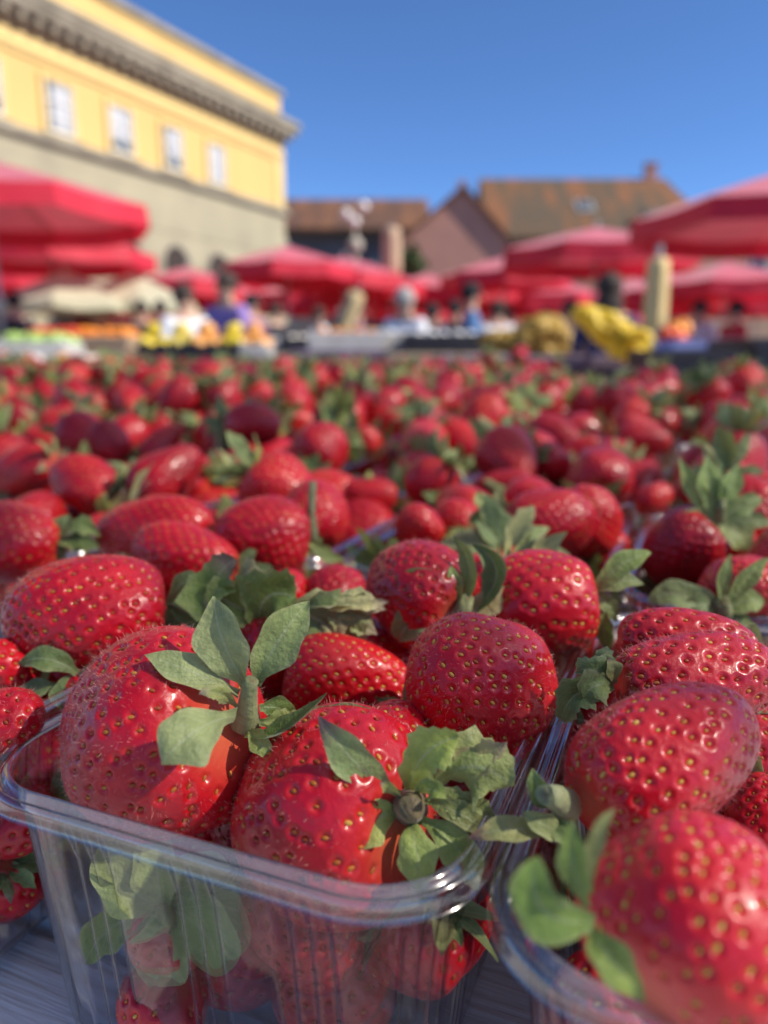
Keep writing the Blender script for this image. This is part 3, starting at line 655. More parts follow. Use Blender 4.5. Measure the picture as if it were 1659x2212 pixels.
# ------------------------------------------------------------------ punnets on the table
GA = R(22.5); U_ = Vector((math.cos(GA), -math.sin(GA), 0)); V_ = Vector((math.sin(GA), math.cos(GA), 0))
PW, PL, PH = .112, .172, .074; DU, DV = .1175, .1775
U0, V0 = -.1407, .0975
def uv(u, v, z=0): return U_ * u + V_ * v + Vector((0, 0, z))
def rr_loop(w, l, r, n):
    """rounded rectangle: n points and outward normals, with arc length"""
    seg = []; 
    per = 2 * (w + l) - 8 * r + 2 * math.pi * r
    pts, nn, ar = [], [], []
    for k in range(n):
        s_ = per * k / n; q = s_
        L4 = [('x', 1), ('c', 0), ('y', 1), ('c', 1), ('x', -1), ('c', 2), ('y', -1), ('c', 3)]
        for typ, g in L4:
            ln = (w - 2 * r) if typ == 'x' else (l - 2 * r) if typ == 'y' else math.pi * r / 2
            if q <= ln or (typ, g) == L4[-1]: break
            q -= ln
        if typ == 'x': p = (g * (-(w / 2 - r) + q), -g * l / 2); m_ = (0, -g)
        elif typ == 'y': p = (g * w / 2, g * (-(l / 2 - r) + q)); m_ = (g, 0)
        else:
            a = -math.pi / 2 + g * math.pi / 2 + q / r
            c = {0: (w / 2 - r, -l / 2 + r), 1: (w / 2 - r, l / 2 - r), 2: (-w / 2 + r, l / 2 - r), 3: (-w / 2 + r, -l / 2 + r)}[g]
            m_ = (math.cos(a), math.sin(a)); p = (c[0] + r * m_[0], c[1] + r * m_[1])
        pts.append(p); nn.append(m_); ar.append(s_)
    return np.array(pts), np.array(nn), np.array(ar), per
def sweep(loop, nrm, prof, mod=None):
    n = len(loop); rows = []
    for j, (o, z) in enumerate(prof):
        oo = np.full(n, o) + (mod[j] if mod is not None else 0)
        rows.append(np.concatenate([loop + nrm * oo[:, None], np.full((n, 1), z)], 1))
    V = np.concatenate(rows); i = np.arange(n); T = []
    for j in range(len(prof) - 1):
        T.append(np.stack([j * n + i, j * n + (i + 1) % n, (j + 1) * n + (i + 1) % n, (j + 1) * n + i], 1))
    return V, np.concatenate(T)
def punnet_meshes(n, fine):
    lp, nm, ar, per = rr_loop(PW - .010, PL - .010, .017, n)
    # flange with a rolled lip; heights from the table
    Z = PH
    prof = [(0, -.006), (0, -.0014), (.0005, 0), (.0013, .0005), (.0021, 0), (.0025, -.0012), (.0031, -.0014), (.0036, -.0004), (.0043, .0003), (.0050, 0), (.0055, -.0012), (.0053, -.0036), (.0058, -.0040)]
    V, T = sweep(lp, nm, [(o, Z + z) for o, z in prof])
    rim = np_mesh('rim', V, T, [M['plastic_rim']])
    zs = [-.006, -.010, -.016, -.028, -.040, -.052, -.062, -.067, -.070, -.0715]
    offs = [0, -.0008, -.0014, -.0026, -.0038, -.0050, -.0060, -.0070, -.0095, -.0135]
    rib = np.zeros(n)
    f = ar / per
    for c in np.linspace(0, 1, 20, endpoint=False) + .012:
        for k in range(3):
            d = np.abs(((f - c - k * .0085) + .5) % 1 - .5) * per
            rib -= .0020 * np.exp(-(d / .0011) ** 2)
    amp = [0, .1, .8, 1, 1, 1, .9, .6, .2, 0]
    V, T = sweep(lp, nm, list(zip(offs, [Z + z for z in zs])), [rib * a for a in amp])
    # floor: shrink the last loop to the centre
    last = V[-n:]; base = len(V); rows = [V]; TT = [T]
    i = np.arange(n); prev = base - n
    for q, s_ in enumerate((.8, .5, .2, .01)):
        r = last.copy(); r[:, :2] *= s_; r[:, 2] += .0012 * (q % 2); rows.append(r)
        cur = base + q * n; TT.append(np.stack([prev + i, prev + (i + 1) % n, cur + (i + 1) % n, cur + i], 1)); prev = cur
    tray = np_mesh('tray', np.concatenate(rows), np.concatenate(TT), [M['plastic_near' if fine else 'plastic']])
    return rim, tray
near_p = punnet_meshes(720, True); far_p = punnet_meshes(180, False)

VMAX = 1.62; VMAX2 = 2.35; UM2 = -.36
cells = []
for j in range(-1, 13):
    for i in range(-26, 8):
        cu, cv = U0 + PW / 2 + i * DU, V0 + PL / 2 + j * DV
        if cv + PL / 2 > VMAX:
            if cu + PW / 2 > UM2: continue
            cv += .06
            if cv + PL / 2 > VMAX2: continue
        vis = False
        for a in (-.5, 0, .5):
            for b in (-.5, 0, .5):
                q = proj(uv(cu + a * PW, cv + b * PL, RIM + .01))
                if q and -40 < q[0] < 1700 and q[1] < 2300: vis = True
        if j < 0: continue
        if cu > -.25 and cv + PL / 2 > 1.36: continue
        if (i, j) == (1, 0): cu -= .0042; cv -= .0045
        if (i, j) in ((-1, 0), (-2, 0)): vis = (i == -1)
        if vis: cells.append((i, j, cu, cv))
def pct(x, y): return '%d percent across and %d percent down the photo' % (round(x / 16.59), round(y / 22.12))
for (i, j, cu, cv) in cells:
    q = proj(uv(cu, cv, RIM)); near = j <= 1 and q and q[2] < .6
    lab = {(0, 0): 'ribbed clear plastic punnet in front, showing its whole near wall', (1, 0): 'clear plastic punnet cut by the lower right corner of the photo',
           (-1, 0): 'clear plastic punnet at the left edge with the front punnet beside it'}.get((i, j))
    if lab is None: lab = 'clear plastic punnet full of strawberries, ' + pct(min(max(q[0], 0), 1659), q[1])
    r = empty('plastic_punnet', uv(cu, cv, RIM - PH), (0, 0, -GA), lab, 'punnet', 'clear plastic punnets set out in rows on the stall table')
    r.rotation_euler[2] += 0 if (i, j) == (0, 0) else rng.normal(0, .012)
    ms = near_p if near else far_p
    link(bpy.data.objects.new('rim', ms[0]), r); link(bpy.data.objects.new('tray', ms[1]), r)

# ------------------------------------------------------------------ the rest of the strawberries
PP = np.array([list(p) + [r] for p, r in PLACED])
fill = []
for (i, j, cu, cv) in cells:
    q = proj(uv(cu, cv, RIM)); near = q and q[2] < .75
    front = j == 0
    layers = ([(-.054, .003), (-.040, .004)] if front else []) + ([(-.026, .006)] if near else []) + [(-.006, .006), (.008, .007)]
    if not near: layers = [(-.008, .008), (.012 + (.012 if q and q[2] > 1.1 and cu < UM2 else 0), .011)]
    for li, (zm, zs_) in enumerate(layers):
        top = li == len(layers) - 1
        for tr in range(420 if near else 160):
            r = rng.uniform(.0155, .0195) if (near and q[2] < .4) else rng.uniform(.0175, .0250)
            mu = .018 if not top else .020
            u = rng.uniform(-1, 1) * (PW / 2 - mu); v = rng.uniform(-1, 1) * (PL / 2 - mu)
            z = RIM + zm + rng.normal(0, zs_) + ((.014 * (1 - (u / PW * 2) ** 2) * (1 - (v / PL * 2) ** 4) - .005) if top else 0)
            p = uv(cu + u, cv + v, z); p3 = np.array(p)
            d = np.linalg.norm(PP[:, :3] - p3, axis=1)
            if near:
                # nothing new may hide a berry laid by hand
                if (d < (PP[:, 3] + r) * .88).any(): continue
                q2 = proj(p)
                if q2 is None: continue
                if True:
                    bad = False
                    for (P_, R_), (_, hx, hy) in zip(PLACED[:NH], HEROES):
                        hq = proj(P_)
                        if hq[2] > q2[2] and math.hypot(hq[0] - q2[0], hq[1] - q2[1]) < (R_ / hq[2] * .55 + r / q2[2]) * FD: bad = True; break
                    if bad: continue
                    if z > RIM + .012 and q2[2] < .35: continue
                    if q2[1] > 1560 and zm > -.02: continue
            else:
                if (d < (PP[:, 3] + r) * .88).any(): continue
            PP = np.concatenate([PP, [[*p3, r]]])
            fill.append((p3, r, top, i, j))
scored = []
for (p3, r, top, i, j) in fill:
    q = proj(p3)
    if q is None or q[2] < .05 or not (-60 < q[0] < 1720 and q[1] < 2280): continue
    seen = (2 if top else (1 if q[2] > .3 else .45))
    scored.append((r / q[2] * (1 if top else .55), p3, r, q, top))
scored.sort(key=lambda a: -a[0])
NI = 300 - NH
PROTO = []
for k in range(10):
    W, L = .036, .036 * rng.uniform(1.05, 1.42)
    shp = (rng.uniform(.05, .5), rng.uniform(.80, .95), rng.uniform(.86, 1), k * .9, 0)
    fm = flesh_mesh(W, L, 6, shp, rng.uniform(.0038, .0046), 200 + k)
    PROTO.append((W, L, shp, fm, [generic_calyx(W, L, 300 + k * 3 + a, a).mesh('calyx') for a in range(3)], stem_geo(W, L, 400 + k).mesh('stem')))
def rand_axis():
    az = rng.uniform(0, 2 * math.pi); el = rng.choice([rng.uniform(-.7, .1), rng.uniform(-.2, .5), rng.uniform(.5, 1.3)], p=[.34, .36, .30])
    return Vector((math.cos(az) * math.cos(el), math.sin(az) * math.cos(el), math.sin(el)))
for k, (_, p3, r, q, top) in enumerate(scored[:NI]):
    W, L, shp, fm, cal, stm = PROTO[k % 10]
    ax = rand_axis(); s_ = r / .018
    side = 'facing left' if ax.x < -.6 else 'facing right' if ax.x > .6 else 'facing the camera' if ax.y < 0 else 'turned away'
    if ax.z > .75: side = 'on top'
    lab = '%sstrawberry, leafy cap %s, %s' % ('small ' if s_ < .93 else 'large ' if s_ > 1.07 else '', side, pct(min(max(q[0], 0), 1659), q[1]))
    root = empty('strawberry', p3, None, lab, 'strawberry', 'strawberries heaped in the clear punnets')
    root.rotation_euler = rot_to(ax, rng.uniform(0, 6.28)).to_euler(); root.scale = (s_, s_, s_)
    link(bpy.data.objects.new('flesh', fm), root)
    link(bpy.data.objects.new('calyx', cal[int(rng.integers(0, 3))]), root)
    if rng.random() < .4: link(bpy.data.objects.new('stem', stm), root)
# all further ones as one mass
FARP = []
for k in range(8):
    W, L = .036, .036 * rng.uniform(1.05, 1.4); shp = (rng.uniform(.05, .5), rng.uniform(.82, .95), rng.uniform(.88, 1), k * .9, 0)
    V, T, mi, pit, neck, N = berry_arrays(W, L, 4, shp, .0042, 500 + k, seeds=False, depth=.12)
    FARP.append((V, T, pit, neck, [generic_calyx(W, L, 600 + k * 3 + a, a).arrays() for a in range(3)]))
Vs, Ts, Ms, RN, PT, NK, CC, UU = [], [], [], [], [], [], [], []; off = 0
for k, (_, p3, r, q, top) in enumerate(scored[NI:]):
    V, T, pit, neck, cal = FARP[k % 8]
    A = np.array(rot_to(rand_axis(), rng.uniform(0, 6.28)))[:3, :3] * (r / .018)
    cV, cT, cC, cU = cal[int(rng.integers(0, 3))]; cT3 = np.concatenate([cT[:, [0, 1, 2]], cT[:, [0, 2, 3]]])
    Vs += [V @ A.T + p3, cV @ A.T + p3]; Ts += [T + off, cT3 + off + len(V)]; Ms += [np.zeros(len(T), int), np.ones(len(cT3), int)]
    n2 = len(V) + len(cV); RN.append(np.full(n2, rng.random())); PT += [pit * .7, np.zeros(len(cV))]; NK += [neck, np.zeros(len(cV))]
    CC += [np.ones((len(V), 3)), cC]; UU += [np.zeros((len(V), 2)), cU]; off += n2
print('berries', NH, len(scored), 'verts far', off, 'cells', len(cells))
if Vs:
    me = np_mesh('strawberries', np.concatenate(Vs), np.concatenate(Ts), [M['flesh_far'], M['leaf']], np.concatenate(Ms),
                 {'rnd': np.concatenate(RN), 'pit': np.concatenate(PT), 'neck': np.concatenate(NK)}, col=np.concatenate(CC), uv=np.concatenate(UU))
    tag(link(bpy.data.objects.new('strawberries', me)), 'mass of blurred strawberries filling the far rows of punnets', 'strawberries', None, 'stuff')

# ------------------------------------------------------------------ plain builder for everything else
class MB:
    def __init__(s): s.bm = bmesh.new()
    def _x(s, vs, M4):
        if M4 is not None: bmesh.ops.transform(s.bm, matrix=M4, verts=vs)
        return s
    def box(s, c, d, rz=0, M4=None, bev=0):
        g = bmesh.ops.create_cube(s.bm, size=1); vs = g['verts']
        bmesh.ops.scale(s.bm, vec=d, verts=vs)
        if bev:
            es = list({e for v in vs for e in v.link_edges}); r_ = bmesh.ops.bevel(s.bm, geom=es, offset=bev, segments=2, affect='EDGES', profile=.5)
            vs = r_['verts']
            vs = list({v for f in r_['faces'] for v in f.verts} | set(v for v in vs if v.is_valid))
            comp = set(vs); st = list(vs)
            while st:
                v = st.pop()
                for e in v.link_edges:
                    o = e.other_vert(v)
                    if o not in comp: comp.add(o); st.append(o)
            vs = list(comp)
        if rz: bmesh.ops.rotate(s.bm, cent=(0, 0, 0), matrix=Matrix.Rotation(rz, 3, 'Z'), verts=vs)
        bmesh.ops.translate(s.bm, vec=c, verts=vs); return s._x(vs, M4)
    def cone(s, p0, p1, r0, r1, n=12):
        p0, p1 = Vector(p0), Vector(p1); d = p1 - p0
        g = bmesh.ops.create_cone(s.bm, cap_ends=True, segments=n, radius1=r0, radius2=r1, depth=d.length)
        M4 = Matrix.Translation((p0 + p1) / 2) @ Vector((0, 0, 1)).rotation_difference(d.normalized()).to_matrix().to_4x4()
        bmesh.ops.transform(s.bm, matrix=M4, verts=g['verts']); return s
    def ball(s, c, r, sc_=(1, 1, 1), sub=2, noise=0):
        g = bmesh.ops.create_icosphere(s.bm, subdivisions=sub, radius=r)
        for v in g['verts']:
            if noise: v.co *= 1 + random.uniform(-noise, noise)
            v.co = Vector((v.co.x * sc_[0], v.co.y * sc_[1], v.co.z * sc_[2])) + Vector(c)
        return s
    def lathe(s, prof, n=20, c=(0, 0, 0)):
        rows = []
        for r, z in prof: rows.append([s.bm.verts.new((c[0] + r * math.cos(2 * math.pi * k / n), c[1] + r * math.sin(2 * math.pi * k / n), c[2] + z)) for k in range(n)])
        for a, b in zip(rows, rows[1:]):
            for k in range(n): s.bm.faces.new((a[k], a[(k + 1) % n], b[(k + 1) % n], b[k]))
        return s
    def poly(s, pts, faces):
        vs = [s.bm.verts.new(p) for p in pts]
        for f in faces: s.bm.faces.new([vs[i] for i in f])
        return s
    def mesh(s, name, mat, smooth=False):
        me = bpy.data.meshes.new(name); bmesh.ops.recalc_face_normals(s.bm, faces=s.bm.faces); s.bm.to_mesh(me); s.bm.free(); me.materials.append(mat)
        if smooth: me.polygons.foreach_set('use_smooth', [True] * len(me.polygons))
        return me
    def build(s, name, mat, parent=None, smooth=False):
        return link(bpy.data.objects.new(name, s.mesh(name, mat, smooth)), parent)
def copy_tree(o, parent=None):
    c = o.copy(); COL.objects.link(c)
    if parent is not None: c.parent = parent
    for ch in [x for x in bpy.data.objects if x.parent == o]: copy_tree(ch, c)
    return c

# stall table
TZ = RIM - PH - .0015
tb = empty('stall_table', uv(-.75, .8, 0), (0, 0, -GA), 'white painted wooden stall table carrying the rows of strawberry punnets', 'table')
m_ = MB(); v = -.10 - .8; k = 0
while v < VMAX + .02 - .8:
    m_.box((0, v + .06, TZ - .0125), (3.3, .116, .025), bev=.002); v += .1195
m_.build('tabletop', M['board'], tb)
MB().box((0, -.86, TZ - .075), (3.1, .03, .09)).box((0, .76, TZ - .075), (3.1, .03, .09)).build('apron', M['board'], tb)
for sx in (-1.5, 1.5):
    for sy in (-.82, .72): MB().box((sx, sy, (TZ - .026) / 2), (.07, .07, TZ - .026), bev=.004).build('leg', M['board'], tb)

tb = empty('stall_table', uv(-1.9, 1.98, 0), (0, 0, -GA), 'second white wooden table right behind the first, full of strawberry punnets', 'table')
m_ = MB(); v = -.33
while v < .33: m_.box((0, v + .06, TZ - .0125), (3.0, .116, .025), bev=.002); v += .1195
m_.build('tabletop', M['board'], tb)
for sx in (-1.4, 1.4):
    for sy in (-.25, .30): MB().box((sx, sy, (TZ - .026) / 2), (.07, .07, TZ - .026), bev=.004).build('leg', M['board'], tb)

# ground
t = NT('market_paving'); br = t.n('TexBrick'); tc = t.n('TexCoord'); t.l(tc.outputs['Object'], br.inputs[0])
br.inputs['Scale'].default_value = 2; br.inputs['Color1'].default_value = (.20, .18, .165, 1); br.inputs['Color2'].default_value = (.27, .25, .23, 1); br.inputs['Mortar'].default_value = (.11, .10, .09, 1)
t.l(br.outputs[0], t.b.inputs['Base Color']); t.set(Roughness=.85); t.bump(br.outputs[0], .3, .01); M['paving'] = t.m
tag(MB().poly([(-500, -60, 0), (500, -60, 0), (500, 900, 0), (-500, 900, 0)], [(0, 1, 2, 3)]).build('ground', M['paving']), kind='structure')

# ------------------------------------------------------------------ parasols
def parasol_meshes(r, drop, val, n=8, cloth='red_cloth', sag=.05):
    bm = bmesh.new(); rows = []
    S = 6
    for q in range(S + 1):
        f = q / S; row = []
        for k in range(n * 6):
            a = 2 * math.pi * k / (n * 6); seg = (k % 6) / 6
            poly = math.cos(math.pi / n) / math.cos((a % (2 * math.pi / n)) - math.pi / n)
            rr = max(.02, r * f * poly); z = -drop * f ** 1.12 - sag * f * math.sin(math.pi * seg) * .6
            row.append(bm.verts.new((rr * math.cos(a), rr * math.sin(a), z)))
        rows.append(row)
    N = n * 6
    for a_, b_ in zip(rows, rows[1:]):
        for k in range(N): bm.faces.new((a_[k], a_[(k + 1) % N], b_[(k + 1) % N], b_[k]))
    me = bpy.data.meshes.new('canopy'); bm.to_mesh(me); bm.free(); me.materials.append(M[cloth])
    bm = bmesh.new(); rows = []
    for q in range(4):
        row = []
        for k in range(N):
            a = 2 * math.pi * k / N; seg = (k % 6) / 6
            poly = math.cos(math.pi / n) / math.cos((a % (2 * math.pi / n)) - math.pi / n)
            rr = r * poly * (1 + .006 * q + .008 * math.sin(k * 1.7) * q / 3) + .003
            z = -drop - sag * .6 * math.sin(math.pi * seg) + .002 - val * q / 3
            row.append(bm.verts.new((rr * math.cos(a), rr * math.sin(a), z)))
        rows.append(row)
    for a_, b_ in zip(rows, rows[1:]):
        for k in range(N): bm.faces.new((a_[k], a_[(k + 1) % N], b_[(k + 1) % N], b_[k]))
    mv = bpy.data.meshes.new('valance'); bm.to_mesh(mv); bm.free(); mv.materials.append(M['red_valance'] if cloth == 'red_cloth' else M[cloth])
    mr = MB()
    for k in range(n):
        a = 2 * math.pi * k / n; mr.cone((0, 0, -.10), (r * .97 * math.cos(a), r * .97 * math.sin(a), -drop - .03), .010, .008, 6)
    return me, mv, mr.mesh('ribs', M['pole_wood'])
PM = {}
def parasol(loc, apex, r, drop, val, label, rz=0, cloth='red_cloth', group='red market parasols over the stalls', cat='parasol', tilt=(0, 0)):
    key = (round(r, 2), drop, val, cloth)
    if key not in PM: PM[key] = parasol_meshes(r, drop, val, cloth=cloth)
    me, mv, mr = PM[key]
    root = empty('market_parasol', (loc[0], loc[1], 0), (tilt[0], tilt[1], rz), label, cat, group)
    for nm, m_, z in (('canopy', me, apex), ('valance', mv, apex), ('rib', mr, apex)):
        o = link(bpy.data.objects.new(nm if nm != 'rib' else 'frame', m_), root); o.location.z = z
    MB().cone((0, 0, .05), (0, 0, apex - .03), .022, .022, 12).build('pole', M['metal'], root, True)
    MB().lathe([(.0, apex + .10), (.018, apex + .09), (.03, apex + .06), (.018, apex + .02), (.03, apex - .01), (0, apex - .02)], 12).build('finial', M['metal'], root, True)
    MB().cone((0, 0, 0), (0, 0, .09), .26, .22, 16).build('base', M['dark_metal'], root)
    return root
def ray_ground(x, dist): 
    d = ray(x, 765); k = dist / d.y; return CAM + d * k
UM = [ # centre x, apex y, distance, radius, drop, valance, label
 (-30, 345, 7.9, 1.52, .42, .19, 'red parasol at the left edge, the highest and nearest on that side'),
 (105, 482, 11.3, 1.42, .38, .22, 'red parasol just under the nearest one at the left edge'),
 (-30, 545, 14.5, 1.45, .42, .26, 'red parasol low at the left edge beside the cream parasols'),
 (405, 578, 17.5, 1.10, .30, .34, 'red parasol in front of the stone wall arches'),
 (620, 532, 14.4, 1.22, .36, .24, 'red parasol in front of the corner of the yellow building'),
 (742, 556, 15.5, 1.25, .36, .26, 'red parasol left of the tan folded one and behind its neighbour'),
 (1092, 555, 15.4, 1.25, .34, .22, 'red parasol below the brick gable'),
 (1290, 492, 11.6, 1.42, .34, .24, 'large red parasol in front of the long tiled roof'),
 (1762, 350, 7.6, 1.62, .48, .19, 'darkest red parasol cut by the right edge, nearest on that side'),
 (1570, 566, 14.5, 1.35, .40, .24, 'red parasol at the right edge under the darkest one'),
 (540, 585, 21.0, 1.4, .42, .4, 'small distant red parasol behind the person in purple'),
 (840, 598, 22.0, 1.4, .42, .4, 'small distant red parasol right of centre-left, above the person in white'),
 (960, 606, 24.0, 1.4, .42, .4, 'small distant red parasol left of the person in blue'),
 (1140, 600, 20.0, 1.4, .42, .4, 'small distant red parasol right of the person in blue'),
 (1370, 602, 21.0, 1.4, .42, .4, 'small distant red parasol behind the cream folded one'),
 (1230, 625, 27.0, 1.5, .42, .5, 'faintest red parasol far behind the large red one'),
 (700, 618, 26.0, 1.5, .42, .5, 'faintest red parasol far behind the left group'),
 (1060, 628, 30.0, 1.6, .42, .6, 'farthest red parasol near the centre'),
 (1510, 612, 24.0, 1.5, .42, .5, 'small distant red parasol at the right behind its neighbours'),
 (250, 618, 24.0, 1.5, .42, .5, 'distant red parasol hidden behind the cream parasols'),
 (470, 600, 19.0, 1.2, .42, .3, 'red parasol between the arches and the person in purple'),
 (800, 575, 17.5, 1.3, .40, .3, 'red parasol just left of the person in white at the centre'),
 (920, 592, 19.5, 1.3, .42, .4, 'red parasol just right of the small tree'),
 (1010, 585, 18.0, 1.3, .42, .3, 'red parasol above the person in blue'),
 (1180, 600, 18.5, 1.4, .42, .4, 'red parasol behind the large one, over the person far off'),
 (1450, 590, 17.0, 1.4, .42, .35, 'red parasol right behind the cream folded parasol'),
 (1640, 600, 18.0, 1.4, .42, .4, 'red parasol low at the right edge'),
 (660, 600, 19.0, 1.4, .42, .4, 'red parasol behind the leaning beige one'),
 (880, 625, 28.0, 1.6, .42, .6, 'very distant red parasol behind the person in white at the centre'),
 (1300, 640, 30.0, 1.7, .42, .6, 'very distant red parasol behind the dark haired person'),
]
for k, (x, ya, D, r, dr, va, lab) in enumerate(UM):
    P = at_Y(x, ya, D); parasol(P, P.z, r, dr, va, lab, rz=(k * .37) % .78)
for k, (x, ya, D, r, lab) in enumerate([(140, 585, 11.0, .95, 'cream parasol at the left shading red produce'), (285, 590, 11.6, .9, 'cream parasol right of the other cream one')]):
    P = at_Y(x, ya, D); parasol(P, P.z, r, .42, .12, lab, rz=.2 + k, cloth='cream_cloth', group='cream parasols at the left stalls')
# unseen parasol added overhead; its loose net weave set to soften the sun
t = NT('sun_softening_net'); t.set(Base_Color=(.9, .86, .82), Roughness=.9)
tr = t.n('BsdfTranslucent'); tr.inputs[0].default_value = (.9, .86, .82, 1); tp = t.n('BsdfTransparent')
m1 = t.n('MixShader'); m1.inputs[0].default_value = .8; t.l(t.b.outputs[0], m1.inputs[1]); t.l(tr.outputs[0], m1.inputs[2])
m2 = t.n('MixShader'); m2.inputs[0].default_value = .52; t.l(m1.outputs[0], m2.inputs[1]); t.l(tp.outputs[0], m2.inputs[2]); t.l(m2.outputs[0], t.out.inputs[0]); M['added_net'] = t.m
parasol(Vector((1.25, .22, 0)), 2.74, 1.95, .42, .10, 'unseen cream net parasol added above the strawberry table to soften the sun', rz=.1, cloth='added_net', group='unseen parasols added above the strawberry stall')

def closed_parasol(x, ytop, ybot, D, wpx, label, mat, lean=0):
    Pt = at_Y(x, ytop, D); Pb = at_Y(x, ybot, D); r = wpx / FD * D / 2
    root = empty('folded_parasol', (Pt.x, D, 0), (0, lean, 0), label, 'folded parasol')
    n = 24; prof = [(.4, 0), (.85, .03), (.95, .2), (.98, .45), (1, .75), (1.02, .95), (.8, 1.0)]
    rows = []; bm = bmesh.new()
    for f, q in prof:
        z = Pt.z + (Pb.z - Pt.z) * q
        rows.append([bm.verts.new((r * f * (1 + .16 * math.cos(k * 2 * math.pi * 8 / n)) * math.cos(2 * math.pi * k / n), r * f * (1 + .16 * math.cos(k * 2 * math.pi * 8 / n)) * math.sin(2 * math.pi * k / n), z)) for k in range(n)])
    for a_, b_ in zip(rows, rows[1:]):
        for k in range(n): bm.faces.new((a_[k], a_[(k + 1) % n], b_[(k + 1) % n], b_[k]))
    me = bpy.data.meshes.new('cover'); bm.to_mesh(me); bm.free(); me.materials.append(mat); me.polygons.foreach_set('use_smooth', [True] * len(me.polygons))
    link(bpy.data.objects.new('cover', me), root)
    MB().cone((0, 0, 0), (0, 0, Pt.z + .08), .02, .02, 10).build('pole', M['metal'], root)
    MB().cone((0, 0, 0), (0, 0, .08), .24, .2, 16).build('base', M['dark_metal'], root)
closed_parasol(1424, 556, 712, 5.2, 44, 'cream folded parasol standing right of the yellow bag', M['tan_cloth2'] if 'tan_cloth2' in M else cloth('cream_folded_cloth', (.92, .70, .32), .2))
closed_parasol(846, 490, 592, 17.0, 34, 'tan folded parasol in front of the brick gable house', cloth('tan_folded_cloth_far', (.60, .42, .27), .1))
closed_parasol(636, 600, 720, 9.0, 34, 'beige folded parasol leaning beside the person in purple', M['tan_cloth'], lean=.42)

# ------------------------------------------------------------------ yellow building
M['yellow'] = simple('yellow_render', (.70, .485, .18), (.63, .43, .155), .5, .85)
M['yellow_trim'] = simple('yellow_moulding', (.78, .58, .24), (.70, .52, .21), 1, .85)
M['stone'] = simple('grey_stone_render', (.42, .38, .255), (.31, .285, .20), .6, .9)
M['cornice'] = simple('weathered_cornice', (.40, .36, .27), (.24, .215, .16), 1.2, .9)
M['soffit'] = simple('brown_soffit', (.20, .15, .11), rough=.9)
M['white'] = simple('white_paint', (.74, .74, .72), (.66, .66, .64), 3, .5)
t = NT('window_glass'); t.set(Base_Color=(.06, .09, .11), Roughness=.08); M['glass'] = t.m
M['curtain'] = simple('white_curtain', (.56, .58, .60), (.40, .42, .44), 2, .8)
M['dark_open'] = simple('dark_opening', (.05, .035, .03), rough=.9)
yb = empty('yellow_building', (-4.4, 35, 0), (0, 0, math.atan2(-.903, -.429)), 'long yellow building with heavy grey cornice above a stone ground floor', 'building')
LX = 27.0
def part(name, mat, parent, *boxes):
    m_ = MB()
    for c, d in boxes: m_.box(c, d)
    return m_.build(name, mat, parent)
def span(x0, x1, y0, y1, z0, z1): return ((x0 + x1) / 2, (y0 + y1) / 2, (z0 + z1) / 2), (x1 - x0, y1 - y0, z1 - z0)
part('wall', M['yellow'], yb, span(0, LX, -14, 0, 7.12, 11.6))
part('ground_floor', M['stone'], yb, span(-.05, LX, -14.05, .06, 0, 6.88))
rc = MB()
for z in (5.6, 4.5, 3.4, 2.3, 1.2): rc.box(*span(-.07, LX, -13, .085, z - .45, z + .45)) 
rc.build('rustication', M['stone'], yb)
part('belt_course', M['cornice'], yb, span(-.22, LX, -14.1, .24, 6.88, 7.0), span(-.14, LX, -14.1, .16, 7.0, 7.12))
part('corner_pilaster', M['white'] if False else M['yellow_trim'], yb, span(-.06, .5, -.5, .07, 7.12, 9.5))
part('frieze', M['yellow_trim'], yb, span(-.05, LX, -14, .07, 9.05, 9.2), span(-.10, LX, -14, .12, 9.2, 9.28), span(-.04, LX, -14, .045, 9.28, 9.62))
co = part('cornice', M['cornice'], yb, span(-.52, LX, -14.5, .54, 10.10, 10.36), span(-.62, LX, -14.6, .64, 10.36, 10.56), span(-.42, LX, -14.4, .44, 10.0, 10.10))
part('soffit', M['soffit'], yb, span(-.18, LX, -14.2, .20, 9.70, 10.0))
mdm = MB().box((0, .31, 9.91), (.22, .22, .18)).mesh('modillion', M['cornice'])
for k in range(40): link(bpy.data.objects.new('modillion', mdm), co).location.x = .11 + k * .55
part('parapet_cap', M['cornice'], yb, span(-.12, LX, -14.1, .14, 11.6, 11.78))
rg_ = MB()
for x in np.arange(.8, LX, 3.1): MB().box(*span(x, x + 1.1, -1.0, -.4, 11.78, 12.1)).build('roof_block', M['cornice'], yb)
xs = [4.59 + 2.46 * k for k in range(9)]
for k, x in enumerate(xs):
    fr = MB()
    for (a, b, c, d) in ((-.62, -.50, 7.18, 8.78), (.50, .62, 7.18, 8.78), (-.50, .50, 8.66, 8.78), (-.50, .50, 7.18, 7.26)): fr.box(*span(x + a, x + b, -.02, .10, c, d))
    wn = fr.build('window', M['yellow_trim'], yb)
    sh = MB()
    for (a, b, c, d) in ((-.50, -.43, 7.26, 8.66), (.43, .50, 7.26, 8.66), (-.03, .03, 7.26, 8.66), (-.43, -.03, 8.10, 8.16), (.03, .43, 8.10, 8.16), (-.43, -.03, 7.26, 7.33), (.03, .43, 7.26, 7.33), (-.43, -.03, 7.66, 7.70), (.03, .43, 7.66, 7.70)): sh.box(*span(x + a, x + b, .02, .07, c, d))
    sh.build('sash', M['white'], wn)
    part('pane', M['glass'], wn, span(x - .43, x + .43, .003, .02, 7.33, 8.6))
    cu_ = MB(); cu_.box(*span(x - .40, x - .40 + (.62 if k % 2 else .8), .021, .026, 7.75 if k % 3 else 7.4, 8.6)); cu_.build('curtain', M['curtain'], wn)
    part('sill', M['cornice'], wn, span(x - .7, x + .7, 0, .2, 7.12, 7.18))
